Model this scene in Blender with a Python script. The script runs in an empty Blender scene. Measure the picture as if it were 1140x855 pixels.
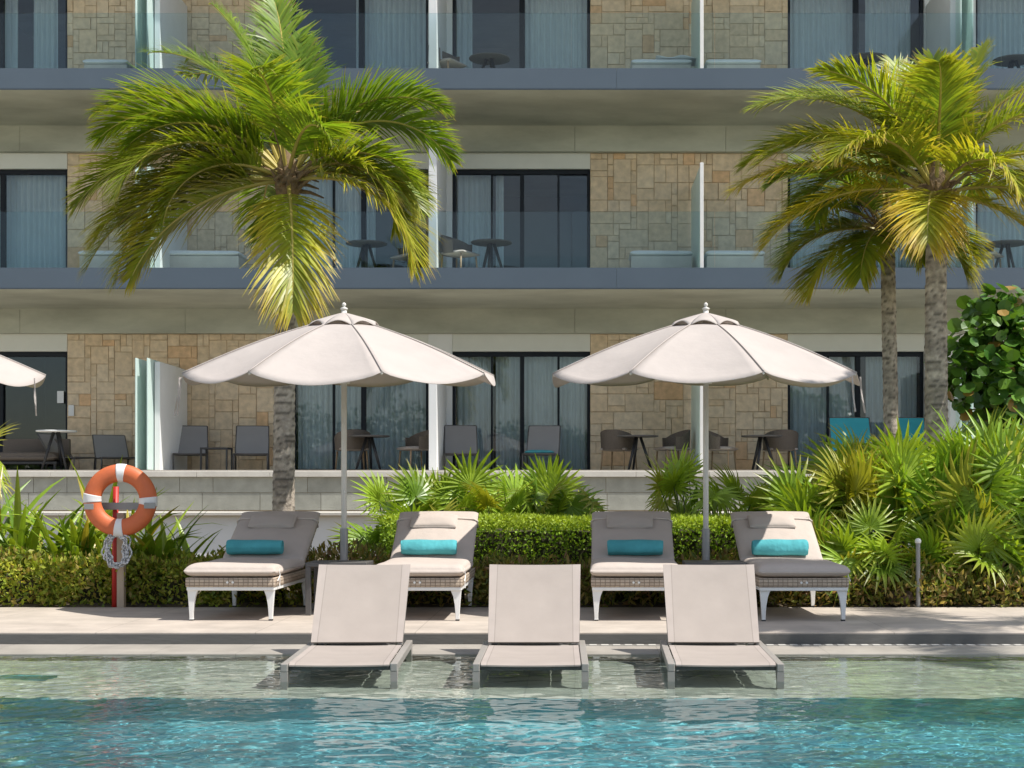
import bpy, math, random
import numpy as np
from mathutils import Vector, Matrix, Euler

S = bpy.context.scene
COL = S.collection
rng = np.random.default_rng(7)
random.seed(7)
F_PX, CX, HY, CAMZ = 1600.0, 640.0, 545.0, 1.073      # focal length in photo pixels, vanishing point, eye height above the deck


def at(px, py, d):
    """world point seen at photo pixel (px, py) at distance d"""
    return Vector(((px - CX) * d / F_PX, d, CAMZ + (HY - py) * d / F_PX))


def X(px, d):
    return (px - CX) * d / F_PX


def Zh(py, d):
    return CAMZ + (HY - py) * d / F_PX


# ------------------------------------------------------------------ materials
def new_mat(name):
    m = bpy.data.materials.new(name)
    m.use_nodes = True
    return m, m.node_tree.nodes, m.node_tree.links


def ramp(N, stops):
    r = N.new('ShaderNodeValToRGB')
    els = r.color_ramp.elements
    while len(els) < len(stops):
        els.new(0.5)
    for e, (p, c) in zip(els, stops):
        e.position = p
        e.color = (*c, 1)
    return r


def mat(name, c1, c2=None, scale=4.0, rough=0.7, bump=0.0, bscale=40.0, metal=0.0, detail=5, stretch=None, spec=0.5):
    """principled material whose colour wanders between c1 and c2 with noise"""
    m, N, L = new_mat(name)
    p = N['Principled BSDF']
    p.inputs['Roughness'].default_value = rough
    p.inputs['Metallic'].default_value = metal
    p.inputs['Specular IOR Level'].default_value = spec
    tc = N.new('ShaderNodeTexCoord')
    src = tc.outputs['Object']
    if stretch:
        mp = N.new('ShaderNodeMapping')
        mp.inputs['Scale'].default_value = stretch
        L.new(src, mp.inputs['Vector'])
        src = mp.outputs['Vector']
    if c2 is None:
        c2 = tuple(x * 0.88 for x in c1)
    n = N.new('ShaderNodeTexNoise')
    n.inputs['Scale'].default_value = scale
    n.inputs['Detail'].default_value = detail
    n.inputs['Roughness'].default_value = 0.62
    L.new(src, n.inputs['Vector'])
    r = ramp(N, [(0.32, c1), (0.68, c2)])
    L.new(n.outputs['Fac'], r.inputs['Fac'])
    L.new(r.outputs['Color'], p.inputs['Base Color'])
    if bump > 0:
        n2 = N.new('ShaderNodeTexNoise')
        n2.inputs['Scale'].default_value = bscale
        n2.inputs['Detail'].default_value = 4
        L.new(src, n2.inputs['Vector'])
        b = N.new('ShaderNodeBump')
        b.inputs['Strength'].default_value = bump
        b.inputs['Distance'].default_value = 0.01
        L.new(n2.outputs['Fac'], b.inputs['Height'])
        L.new(b.outputs['Normal'], p.inputs['Normal'])
    return m


def attr_mat(name, rough=0.55, transl=0.0, spec=0.4, noise=0.25, nscale=6.0, bump=0.0, bscale=30.0, tmul=(1.25, 1.2, 0.5)):
    """colour from the mesh's own 'tint' attribute, mottled by noise; optional translucency for thin leaves"""
    m, N, L = new_mat(name)
    p = N['Principled BSDF']
    p.inputs['Roughness'].default_value = rough
    p.inputs['Specular IOR Level'].default_value = spec
    a = N.new('ShaderNodeAttribute')
    a.attribute_name = 'tint'
    tc = N.new('ShaderNodeTexCoord')
    n = N.new('ShaderNodeTexNoise')
    n.inputs['Scale'].default_value = nscale
    n.inputs['Detail'].default_value = 6
    L.new(tc.outputs['Object'], n.inputs['Vector'])
    mr = N.new('ShaderNodeMapRange')
    mr.inputs['From Min'].default_value = 0.3
    mr.inputs['From Max'].default_value = 0.7
    mr.inputs['To Min'].default_value = 1 - noise
    mr.inputs['To Max'].default_value = 1 + noise
    L.new(n.outputs['Fac'], mr.inputs['Value'])
    mx = N.new('ShaderNodeVectorMath')
    mx.operation = 'SCALE'
    L.new(a.outputs['Color'], mx.inputs[0])
    L.new(mr.outputs['Result'], mx.inputs['Scale'])
    L.new(mx.outputs['Vector'], p.inputs['Base Color'])
    if bump > 0:
        n2 = N.new('ShaderNodeTexNoise')
        n2.inputs['Scale'].default_value = bscale
        n2.inputs['Detail'].default_value = 5
        L.new(tc.outputs['Object'], n2.inputs['Vector'])
        b = N.new('ShaderNodeBump')
        b.inputs['Strength'].default_value = bump
        b.inputs['Distance'].default_value = 0.012
        L.new(n2.outputs['Fac'], b.inputs['Height'])
        L.new(b.outputs['Normal'], p.inputs['Normal'])
    if transl > 0:
        t = N.new('ShaderNodeBsdfTranslucent')
        m3 = N.new('ShaderNodeVectorMath')
        m3.operation = 'MULTIPLY'
        m3.inputs[1].default_value = tmul
        L.new(mx.outputs['Vector'], m3.inputs[0])
        L.new(m3.outputs['Vector'], t.inputs['Color'])
        ms = N.new('ShaderNodeMixShader')
        ms.inputs[0].default_value = transl
        L.new(p.outputs[0], ms.inputs[1])
        L.new(t.outputs[0], ms.inputs[2])
        L.new(ms.outputs[0], N['Material Output'].inputs['Surface'])
    return m


def glass_mat(name, tint, ior=1.5, extra=0.0, rough=0.0):
    """thin architectural glass: clear tinted transmission plus fresnel reflection"""
    m, N, L = new_mat(name)
    N.remove(N['Principled BSDF'])
    t = N.new('ShaderNodeBsdfTransparent')
    t.inputs['Color'].default_value = (*tint, 1)
    g = N.new('ShaderNodeBsdfGlossy')
    g.inputs['Roughness'].default_value = rough
    f = N.new('ShaderNodeFresnel')
    f.inputs['IOR'].default_value = ior
    ad = N.new('ShaderNodeMath')
    ad.operation = 'ADD'
    ad.use_clamp = True
    ad.inputs[1].default_value = extra
    L.new(f.outputs[0], ad.inputs[0])
    ms = N.new('ShaderNodeMixShader')
    L.new(ad.outputs[0], ms.inputs[0])
    L.new(t.outputs[0], ms.inputs[1])
    L.new(g.outputs[0], ms.inputs[2])
    L.new(ms.outputs[0], N['Material Output'].inputs['Surface'])
    return m


def cloth_mat(name, c, transl=0.2, rough=0.85, weave=500.0, var=0.06, wr=0.3):
    m, N, L = new_mat(name)
    p = N['Principled BSDF']
    p.inputs['Roughness'].default_value = rough
    p.inputs['Specular IOR Level'].default_value = 0.2
    tc = N.new('ShaderNodeTexCoord')
    n = N.new('ShaderNodeTexNoise')
    n.inputs['Scale'].default_value = 5
    n.inputs['Detail'].default_value = 6
    L.new(tc.outputs['Object'], n.inputs['Vector'])
    r = ramp(N, [(0.3, tuple(x * (1 - var) for x in c)), (0.7, tuple(min(1, x * (1 + var)) for x in c))])
    L.new(n.outputs['Fac'], r.inputs['Fac'])
    L.new(r.outputs['Color'], p.inputs['Base Color'])
    n2 = N.new('ShaderNodeTexNoise')
    n2.inputs['Scale'].default_value = weave
    L.new(tc.outputs['Object'], n2.inputs['Vector'])
    n3 = N.new('ShaderNodeTexNoise')
    n3.inputs['Scale'].default_value = 7
    n3.inputs['Detail'].default_value = 3
    L.new(tc.outputs['Object'], n3.inputs['Vector'])
    b2 = N.new('ShaderNodeBump')
    b2.inputs['Strength'].default_value = wr
    b2.inputs['Distance'].default_value = 0.03
    L.new(n3.outputs['Fac'], b2.inputs['Height'])
    b = N.new('ShaderNodeBump')
    b.inputs['Strength'].default_value = 0.15
    b.inputs['Distance'].default_value = 0.002
    L.new(n2.outputs['Fac'], b.inputs['Height'])
    L.new(b2.outputs['Normal'], b.inputs['Normal'])
    L.new(b.outputs['Normal'], p.inputs['Normal'])
    if transl > 0:
        t = N.new('ShaderNodeBsdfTranslucent')
        L.new(r.outputs['Color'], t.inputs['Color'])
        ms = N.new('ShaderNodeMixShader')
        ms.inputs[0].default_value = transl
        L.new(p.outputs[0], ms.inputs[1])
        L.new(t.outputs[0], ms.inputs[2])
        L.new(ms.outputs[0], N['Material Output'].inputs['Surface'])
    return m


def wicker_mat():
    m, N, L = new_mat('woven_wicker')
    p = N['Principled BSDF']
    p.inputs['Roughness'].default_value = 0.6
    tc = N.new('ShaderNodeTexCoord')
    sp = N.new('ShaderNodeSeparateXYZ')
    L.new(tc.outputs['Object'], sp.inputs[0])
    ad = N.new('ShaderNodeMath')
    L.new(sp.outputs[0], ad.inputs[0])
    L.new(sp.outputs[1], ad.inputs[1])
    cb = N.new('ShaderNodeCombineXYZ')
    L.new(ad.outputs[0], cb.inputs[0])
    L.new(sp.outputs[2], cb.inputs[1])
    br = N.new('ShaderNodeTexBrick')
    br.inputs['Scale'].default_value = 1
    br.offset = 0.5
    br.offset_frequency = 1
    br.inputs['Brick Width'].default_value = 0.040
    br.inputs['Row Height'].default_value = 0.0262
    br.inputs['Mortar Size'].default_value = 0.0035
    br.inputs['Mortar Smooth'].default_value = 0.7
    br.inputs['Color1'].default_value = (0.52, 0.42, 0.32, 1)
    br.inputs['Color2'].default_value = (0.40, 0.315, 0.24, 1)
    br.inputs['Mortar'].default_value = (0.20, 0.15, 0.11, 1)
    L.new(cb.outputs[0], br.inputs['Vector'])
    L.new(br.outputs['Color'], p.inputs['Base Color'])
    b = N.new('ShaderNodeBump')
    b.invert = True
    b.inputs['Strength'].default_value = 0.7
    b.inputs['Distance'].default_value = 0.006
    L.new(br.outputs['Fac'], b.inputs['Height'])
    L.new(b.outputs['Normal'], p.inputs['Normal'])
    return m


def tile_mat(name, c1, c2, grout, w, h, rough=0.5, gs=0.006, plane='xy', wob=0.0):
    m, N, L = new_mat(name)
    p = N['Principled BSDF']
    p.inputs['Roughness'].default_value = rough
    tc = N.new('ShaderNodeTexCoord')
    src = tc.outputs['Object']
    if plane == 'xz':
        sp = N.new('ShaderNodeSeparateXYZ')
        L.new(src, sp.inputs[0])
        cb = N.new('ShaderNodeCombineXYZ')
        L.new(sp.outputs[0], cb.inputs[0])
        L.new(sp.outputs[2], cb.inputs[1])
        src = cb.outputs[0]
    br = N.new('ShaderNodeTexBrick')
    br.offset = 0.0
    br.inputs['Scale'].default_value = 1
    br.inputs['Brick Width'].default_value = w
    br.inputs['Row Height'].default_value = h
    br.inputs['Mortar Size'].default_value = gs
    br.inputs['Color1'].default_value = (*c1, 1)
    br.inputs['Color2'].default_value = (*c2, 1)
    br.inputs['Mortar'].default_value = (*grout, 1)
    L.new(src, br.inputs['Vector'])
    n = N.new('ShaderNodeTexNoise')
    n.inputs['Scale'].default_value = 2.3
    n.inputs['Detail'].default_value = 8
    n.inputs['Roughness'].default_value = 0.65
    L.new(tc.outputs['Object'], n.inputs['Vector'])
    mr = N.new('ShaderNodeMapRange')
    mr.inputs['From Min'].default_value = 0.3
    mr.inputs['From Max'].default_value = 0.7
    mr.inputs['To Min'].default_value = 0.78
    mr.inputs['To Max'].default_value = 1.16
    L.new(n.outputs['Fac'], mr.inputs['Value'])
    mx = N.new('ShaderNodeVectorMath')
    mx.operation = 'SCALE'
    L.new(br.outputs['Color'], mx.inputs[0])
    L.new(mr.outputs['Result'], mx.inputs['Scale'])
    L.new(mx.outputs['Vector'], p.inputs['Base Color'])
    n2 = N.new('ShaderNodeTexNoise')
    n2.inputs['Scale'].default_value = 60
    L.new(tc.outputs['Object'], n2.inputs['Vector'])
    b = N.new('ShaderNodeBump')
    b.inputs['Strength'].default_value = 0.15
    b.inputs['Distance'].default_value = 0.004
    L.new(n2.outputs['Fac'], b.inputs['Height'])
    L.new(b.outputs['Normal'], p.inputs['Normal'])
    return m


M = {}
M['fascia'] = mat('grey_metal_fascia', (0.088, 0.118, 0.15), (0.080, 0.108, 0.138), 1.2, 0.45, spec=0.4)
M['concrete'] = mat('fair_faced_concrete', (0.53, 0.545, 0.455), (0.33, 0.34, 0.28), 0.8, 0.85, 0.25, 12, detail=8, stretch=(0.6, 1.2, 1.6))
M['lintel'] = mat('pale_render', (0.72, 0.73, 0.67), (0.67, 0.68, 0.62), 2, 0.8)
M['white_wall'] = mat('white_painted_wall', (0.78, 0.79, 0.78), (0.72, 0.73, 0.72), 1.5, 0.7)
M['stone'] = attr_mat('tan_limestone', 0.85, 0, 0.2, 0.16, 9.0, 0.5, 38)
M['mortar'] = mat('stone_joint', (0.50, 0.39, 0.27), (0.42, 0.325, 0.225), 6, 0.95)
M['frame'] = mat('black_aluminium', (0.014, 0.018, 0.024), (0.011, 0.014, 0.02), 3, 0.5, spec=0.2)
M['window_glass'] = glass_mat('window_glass', (0.87, 0.925, 0.94), 1.36, 0.02)
M['rail_glass'] = glass_mat('balustrade_glass', (0.88, 0.945, 0.955), 1.34, 0.0)
M['frosted'] = cloth_mat('frosted_green_glass', (0.74, 0.86, 0.82), 0.35, 0.25, 20, 0.02, 0.0)
M['curtain'] = cloth_mat('sheer_curtain', (0.90, 0.90, 0.88), 0.22, 0.9, 300, 0.03)
M['room'] = mat('room_paint', (0.16, 0.155, 0.15), (0.13, 0.125, 0.12), 1, 0.9)
M['floor_tile'] = mat('terrace_tile', (0.50, 0.46, 0.40), (0.44, 0.40, 0.35), 2, 0.7)
M['grey_stone'] = attr_mat('grey_block_stone', 0.85, 0, 0.2, 0.13, 5.0, 0.3, 40)
M['coping'] = mat('pale_coping', (0.58, 0.55, 0.49), (0.49, 0.46, 0.41), 3, 0.8, 0.2, 40)
M['deck'] = tile_mat('beige_deck_stone', (0.46, 0.40, 0.335), (0.435, 0.375, 0.315), (0.31, 0.27, 0.225), 1.2, 1.15, 0.75, 0.004)
M['kerb'] = mat('kerb_stone', (0.125, 0.122, 0.113), (0.095, 0.095, 0.09), 3, 0.7, 0.2, 30, detail=8, stretch=(0.5, 1, 2))
M['gutter'] = tile_mat('gutter_stone', (0.34, 0.31, 0.265), (0.32, 0.29, 0.25), (0.25, 0.23, 0.195), 0.6, 0.6, 0.6, 0.004)
M['slot'] = mat('drain_slot', (0.20, 0.19, 0.17), None, 5, 0.9)
M['grate_white'] = mat('pale_grate', (0.50, 0.48, 0.43), (0.44, 0.42, 0.38), 8, 0.6)
M['shelf'] = tile_mat('shelf_tile', (0.50, 0.52, 0.44), (0.45, 0.48, 0.41), (0.38, 0.40, 0.35), 0.30, 0.30, 0.4, 0.004)
M['pool_tile'] = tile_mat('blue_pool_tile', (0.135, 0.42, 0.485), (0.11, 0.38, 0.45), (0.13, 0.36, 0.42), 0.15, 0.15, 0.3, 0.004)
M['pool_wall'] = tile_mat('blue_pool_wall_tile', (0.15, 0.42, 0.46), (0.125, 0.38, 0.43), (0.14, 0.35, 0.39), 0.15, 0.15, 0.3, 0.004, 'xz')
M['soil'] = mat('garden_soil', (0.10, 0.075, 0.05), (0.17, 0.13, 0.085), 5, 0.95, 0.6, 30)
M['ground'] = mat('sandy_ground', (0.56, 0.50, 0.40), (0.48, 0.43, 0.34), 0.3, 0.95, 0.3, 8)
M['white_metal'] = mat('white_powder_coat', (0.80, 0.79, 0.76), (0.74, 0.73, 0.70), 8, 0.4)
M['taupe_metal'] = mat('taupe_powder_coat', (0.30, 0.275, 0.245), (0.265, 0.245, 0.22), 8, 0.45)
M['grey_metal'] = mat('dark_grey_metal', (0.10, 0.095, 0.09), (0.085, 0.08, 0.078), 8, 0.5)
M['sling'] = cloth_mat('taupe_sling_mesh', (0.35, 0.302, 0.265), 0.06, 0.75, 700, 0.05, 0.08)
def hem(m):
    N, L = m.node_tree.nodes, m.node_tree.links
    p = N['Principled BSDF']
    src = p.inputs['Base Color'].links[0].from_socket
    tc = N.new('ShaderNodeTexCoord')
    sp = N.new('ShaderNodeSeparateXYZ')
    L.new(tc.outputs['Object'], sp.inputs[0])
    ab = N.new('ShaderNodeMath'); ab.operation = 'ABSOLUTE'
    L.new(sp.outputs[0], ab.inputs[0])
    cmp_ = N.new('ShaderNodeMath'); cmp_.operation = 'COMPARE'
    cmp_.inputs[1].default_value = 0.268
    cmp_.inputs[2].default_value = 0.0028
    L.new(ab.outputs[0], cmp_.inputs[0])
    gt = N.new('ShaderNodeMath'); gt.operation = 'GREATER_THAN'
    gt.inputs[1].default_value = 0.268
    L.new(ab.outputs[0], gt.inputs[0])
    m1 = N.new('ShaderNodeMix'); m1.data_type = 'RGBA'; m1.blend_type = 'MULTIPLY'
    L.new(gt.outputs[0], m1.inputs['Factor'])
    L.new(src, m1.inputs['A'])
    m1.inputs['B'].default_value = (1.07, 1.07, 1.08, 1)
    m2 = N.new('ShaderNodeMix'); m2.data_type = 'RGBA'; m2.blend_type = 'MULTIPLY'
    L.new(cmp_.outputs[0], m2.inputs['Factor'])
    L.new(m1.outputs['Result'], m2.inputs['A'])
    m2.inputs['B'].default_value = (0.74, 0.74, 0.74, 1)
    L.new(m2.outputs['Result'], p.inputs['Base Color'])


hem(M['sling'])
M['grey_sling'] = cloth_mat('grey_sling_mesh', (0.30, 0.29, 0.285), 0.1, 0.8, 600, 0.03, 0.05)
M['cushion'] = cloth_mat('cream_outdoor_fabric', (0.47, 0.405, 0.355), 0.0, 0.9, 600, 0.04, 0.35)
M['piping'] = cloth_mat('cushion_piping', (0.56, 0.49, 0.43), 0.0, 0.9, 600, 0.03)
M['canopy'] = cloth_mat('ivory_canvas', (0.57, 0.515, 0.475), 0.30, 0.9, 500, 0.03, 0.25)
M['towel'] = cloth_mat('teal_terry_towel', (0.085, 0.36, 0.39), 0.0, 0.95, 130, 0.16, 0.9)
M['teal'] = cloth_mat('teal_fabric', (0.05, 0.34, 0.40), 0.0, 0.9, 400, 0.06)
M['pole'] = mat('ivory_pole_paint', (0.66, 0.63, 0.57), (0.60, 0.57, 0.52), 4, 0.45)
M['sleeve'] = mat('grey_steel_sleeve', (0.33, 0.32, 0.31), (0.28, 0.275, 0.27), 6, 0.45, metal=0.4)
M['wicker'] = wicker_mat()
M['dark_wicker'] = mat('dark_woven_rope', (0.10, 0.08, 0.065), (0.16, 0.13, 0.10), 60, 0.8, 0.5, 120)
M['wood'] = mat('pale_teak', (0.42, 0.29, 0.17), (0.34, 0.23, 0.13), 6, 0.6, stretch=(1, 1, 8))
M['black_metal'] = mat('black_metal', (0.02, 0.02, 0.022), None, 6, 0.5)
M['orange'] = mat('lifebuoy_orange', (0.62, 0.145, 0.045), (0.53, 0.125, 0.045), 7, 0.55, 0.15, 60)
M['band'] = mat('white_band', (0.78, 0.77, 0.76), (0.68, 0.67, 0.66), 12, 0.6)
M['red'] = mat('red_post_paint', (0.50, 0.025, 0.015), (0.42, 0.02, 0.015), 10, 0.5)
M['beige_post'] = mat('weathered_beige_post', (0.52, 0.40, 0.28), (0.42, 0.32, 0.23), 5, 0.7, stretch=(4, 4, 0.6))
M['rope'] = mat('white_grey_rope', (0.72, 0.71, 0.70), (0.20, 0.20, 0.21), 60, 0.9, detail=1)
M['palm_leaf'] = attr_mat('palm_leaflet', 0.40, 0.42, 0.5, 0.15, 3.0)
M['rachis'] = mat('palm_rachis', (0.42, 0.36, 0.07), (0.36, 0.27, 0.07), 3, 0.5)
M['trunk'] = attr_mat('palm_trunk_bark', 0.9, 0, 0.15, 0.30, 16.0, 0.9, 45)
M['fibre'] = mat('palm_boot_fibre', (0.28, 0.19, 0.10), (0.15, 0.10, 0.06), 14, 0.95, 0.8, 60)
M['fan_leaf'] = attr_mat('fan_palm_leaf', 0.38, 0.33, 0.5, 0.12, 4.0)
M['strap_leaf'] = attr_mat('lily_leaf', 0.35, 0.28, 0.5, 0.12, 5.0)
M['hedge_leaf'] = attr_mat('hedge_leaf', 0.5, 0.38, 0.35, 0.15, 3.0)
M['twig'] = mat('hedge_twigs', (0.035, 0.035, 0.015), (0.06, 0.05, 0.025), 15, 1.0)
M['broad_leaf'] = attr_mat('broad_glossy_leaf', 0.30, 0.22, 0.5, 0.12, 4.0)
M['branch'] = mat('branch_bark', (0.30, 0.25, 0.19), (0.20, 0.165, 0.12), 10, 0.9)
M['rock'] = mat('brown_rock', (0.20, 0.13, 0.09), (0.12, 0.085, 0.06), 8, 0.95, 0.6, 20)


def water_mat():
    m, N, L = new_mat('pool_water')
    N.remove(N['Principled BSDF'])
    g = N.new('ShaderNodeBsdfGlass')
    g.inputs['IOR'].default_value = 1.333
    g.inputs['Roughness'].default_value = 0.0
    g.inputs['Color'].default_value = (0.95, 1.0, 0.985, 1)
    L.new(g.outputs[0], N['Material Output'].inputs['Surface'])
    return m


M['water'] = water_mat()


# ------------------------------------------------------------------ mesh building
class Geo:
    """collects polygons for ONE mesh"""
    def __init__(s):
        s.v, s.f, s.mi, s.c = [], [], [], []
        s.n = 0

    def add(s, V, Fc, mi=0, col=None):
        V = np.asarray(V, float).reshape(-1, 3)
        s.v.append(V)
        for f in Fc:
            s.f.append([int(i) + s.n for i in f])
        s.mi += [mi] * len(Fc)
        if col is None:
            col = (0.5, 0.5, 0.5)
        c = np.asarray(col, float)
        if c.ndim == 1:
            c = np.tile(c, (len(V), 1))
        s.c.append(c)
        s.n += len(V)
        return s

    def box(s, x0, x1, y0, y1, z0, z1, mi=0, col=None):
        V = [(x0, y0, z0), (x1, y0, z0), (x1, y1, z0), (x0, y1, z0), (x0, y0, z1), (x1, y0, z1), (x1, y1, z1), (x0, y1, z1)]
        return s.add(V, [(3, 2, 1, 0), (4, 5, 6, 7), (0, 1, 5, 4), (1, 2, 6, 5), (2, 3, 7, 6), (3, 0, 4, 7)], mi, col)

    def hexa(s, V, mi=0, col=None):
        return s.add(V, [(3, 2, 1, 0), (4, 5, 6, 7), (0, 1, 5, 4), (1, 2, 6, 5), (2, 3, 7, 6), (3, 0, 4, 7)], mi, col)

    def bar(s, a, b, w, h, mi=0, up=(0, 0, 1)):
        """rectangular bar from a to b, w wide sideways and h along 'up'"""
        a, b = Vector(a), Vector(b)
        t = (b - a).normalized()
        sd = t.cross(Vector(up))
        if sd.length < 1e-4:
            sd = t.cross(Vector((0, 1, 0)))
        sd.normalize()
        u = sd.cross(t).normalized()
        V = []
        for q in (a, b):
            for sx, sz in ((-1, -1), (1, -1), (1, 1), (-1, 1)):
                V.append(q + sd * (sx * w / 2) + u * (sz * h / 2))
        return s.add([tuple(v) for v in V], [(3, 2, 1, 0), (4, 5, 6, 7), (0, 1, 5, 4), (1, 2, 6, 5), (2, 3, 7, 6), (3, 0, 4, 7)], mi)

    def tube(s, pts, r, n=10, mi=0, col=None, cap=True, closed=False):
        pts = [Vector(p) for p in pts]
        k = len(pts)
        if not hasattr(r, '__len__'):
            r = [r] * k
        V, Fc = [], []
        ref = None
        for i, p in enumerate(pts):
            if closed:
                t = pts[(i + 1) % k] - pts[i - 1]
            else:
                t = pts[min(i + 1, k - 1)] - pts[max(i - 1, 0)]
            t.normalize()
            if ref is None:
                ref = Vector((1, 0, 0)) if abs(t.x) < 0.9 else Vector((0, 1, 0))
            a = (ref - t * ref.dot(t)).normalized()
            ref = a
            b = t.cross(a)
            for j in range(n):
                th = 2 * math.pi * j / n
                V.append(tuple(p + (a * math.cos(th) + b * math.sin(th)) * r[i]))
        m = k if closed else k - 1
        for i in range(m):
            i2 = (i + 1) % k
            for j in range(n):
                j2 = (j + 1) % n
                Fc.append((i * n + j, i * n + j2, i2 * n + j2, i2 * n + j))
        if cap and not closed:
            Fc.append(tuple(range(n - 1, -1, -1)))
            Fc.append(tuple((k - 1) * n + j for j in range(n)))
        return s.add(V, Fc, mi, col)

    def lathe(s, prof, n=24, c=(0, 0, 0), mi=0):
        """profile of (r, z) turned round the z axis through c"""
        V, Fc = [], []
        for r, z in prof:
            for j in range(n):
                th = 2 * math.pi * j / n
                V.append((c[0] + r * math.cos(th), c[1] + r * math.sin(th), c[2] + z))
        k = len(prof)
        for i in range(k - 1):
            for j in range(n):
                j2 = (j + 1) % n
                Fc.append((i * n + j, i * n + j2, (i + 1) * n + j2, (i + 1) * n + j))
        Fc.append(tuple(range(n - 1, -1, -1)))
        Fc.append(tuple((k - 1) * n + j for j in range(n)))
        return s.add(V, Fc, mi)

    def build(s, name, mats, parent=None, smooth=False, bevel=0.0, world=False, subsurf=0, seg=2):
        V = np.concatenate(s.v)
        C = np.concatenate(s.c)
        if world and parent is not None:
            p = parent
            off = np.zeros(3)
            while p is not None:
                off += np.array(p.location)
                p = p.parent
            V = V - off
        return raw_mesh(name, V, s.f, C, mats, parent, smooth, bevel, s.mi, subsurf, seg)


def raw_mesh(name, V, Fc, C, mats, parent=None, smooth=False, bevel=0.0, mi=None, subsurf=0, seg=2):
    me = bpy.data.meshes.new(name)
    me.vertices.add(len(V))
    me.vertices.foreach_set('co', np.asarray(V, np.float32).ravel())
    if isinstance(Fc, np.ndarray):
        tot = np.full(len(Fc), Fc.shape[1])
        flat = Fc.ravel()
    else:
        tot = np.array([len(f) for f in Fc])
        flat = np.concatenate([np.asarray(f) for f in Fc])
    me.loops.add(len(flat))
    me.loops.foreach_set('vertex_index', flat.astype(np.int32))
    me.polygons.add(len(tot))
    me.polygons.foreach_set('loop_start', (np.cumsum(tot) - tot).astype(np.int32))
    if mi is not None:
        me.polygons.foreach_set('material_index', np.asarray(mi, np.int32))
    me.update(calc_edges=True)
    if C is not None:
        ca = me.color_attributes.new('tint', 'FLOAT_COLOR', 'POINT')
        rgba = np.concatenate([np.asarray(C, np.float32), np.ones((len(V), 1), np.float32)], 1)
        ca.data.foreach_set('color', rgba.ravel())
    if not isinstance(mats, (list, tuple)):
        mats = [mats]
    for m in mats:
        me.materials.append(M[m])
    if smooth:
        me.shade_smooth()
    else:
        me.shade_flat()
    o = bpy.data.objects.new(name, me)
    COL.objects.link(o)
    if parent is not None:
        o.parent = parent
    if bevel > 0:
        b = o.modifiers.new('bevel', 'BEVEL')
        b.width = bevel
        b.segments = seg
        b.limit_method = 'ANGLE'
        if seg > 2:
            me.shade_smooth()
    if subsurf:
        sb = o.modifiers.new('subsurf', 'SUBSURF')
        sb.levels = sb.render_levels = subsurf
    return o


def tag(o, label=None, cat=None, group=None, kind=None):
    if label:
        o['label'] = label
    if cat:
        o['category'] = cat
    if group:
        o['group'] = group
    if kind:
        o['kind'] = kind
    return o


def thing(name, label, cat, loc=(0, 0, 0), rz=0.0, group=None):
    o = bpy.data.objects.new(name, None)
    o.empty_display_size = 0.2
    COL.objects.link(o)
    o.location = loc
    o.rotation_euler = (0, 0, math.radians(rz))
    return tag(o, label, cat, group)


def dup(o, label=None, loc=None, rz=None, parent=None):
    c = o.copy()
    COL.objects.link(c)
    c.parent = parent
    for ch in o.children:
        dup(ch, parent=c)
    if label:
        c['label'] = label
    if loc is not None:
        c.location = loc
    if rz is not None:
        c.rotation_euler = (0, 0, math.radians(rz))
    return c


def struct(name, geo, m, **k):
    return tag(geo.build(name, m, **k), kind='structure')


def receivers(o):
    if o.type == 'MESH':
        o.cycles.is_caustics_receiver = True
    for c in o.children:
        receivers(c)


# ------------------------------------------------------------------ light, sky, camera
SUN = Vector((0.60, -0.20, 1.0)).normalized()
w = bpy.data.worlds.new('World')
S.world = w
w.use_nodes = True
sky = w.node_tree.nodes.new('ShaderNodeTexSky')
sky.sky_type = 'NISHITA'
sky.sun_disc = False
sky.sun_elevation = math.asin(SUN.z)
sky.sun_rotation = math.atan2(SUN.x, SUN.y)
sky.air_density = 1.0
sky.dust_density = 0.8
WN, WL = w.node_tree.nodes, w.node_tree.links
wtc = WN.new('ShaderNodeTexCoord')
wmp = WN.new('ShaderNodeMapping')
wmp.inputs['Scale'].default_value = (1.0, 1.0, 2.6)
WL.new(wtc.outputs['Generated'], wmp.inputs['Vector'])
wno = WN.new('ShaderNodeTexNoise')
wno.inputs['Scale'].default_value = 2.1
wno.inputs['Detail'].default_value = 7
wno.inputs['Roughness'].default_value = 0.55
WL.new(wmp.outputs['Vector'], wno.inputs['Vector'])
wrp = ramp(WN, [(0.42, (0.10, 0.10, 0.10)), (0.68, (0.62, 0.62, 0.62))])
WL.new(wno.outputs['Fac'], wrp.inputs['Fac'])
wmx = WN.new('ShaderNodeMix')
wmx.data_type = 'RGBA'
WL.new(wrp.outputs['Color'], wmx.inputs['Factor'])
WL.new(sky.outputs[0], wmx.inputs['A'])
wmx.inputs['B'].default_value = (6.2, 6.0, 5.7, 1)
WL.new(wmx.outputs['Result'], WN['Background'].inputs[0])
WN['Background'].inputs[1].default_value = 0.125

sl = bpy.data.lights.new('sun', 'SUN')
sl.energy = 4.6
sl.angle = math.radians(0.53)
sl.color = (1.0, 0.96, 0.90)
sl.cycles.is_caustics_light = True
so = bpy.data.objects.new('sun', sl)
COL.objects.link(so)
so.rotation_euler = (-SUN).to_track_quat('-Z', 'Y').to_euler()

cam = bpy.data.cameras.new('camera')
co = bpy.data.objects.new('camera', cam)
COL.objects.link(co)
S.camera = co
co.location = (0, 0, CAMZ)
co.rotation_euler = (math.pi / 2, 0, 0)
cam.sensor_width = 36
cam.lens = F_PX / 1140 * 36
cam.shift_x = -(CX - 570) / 1140
cam.shift_y = (HY - 427.5) / 1140
cam.clip_end = 3000

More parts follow.
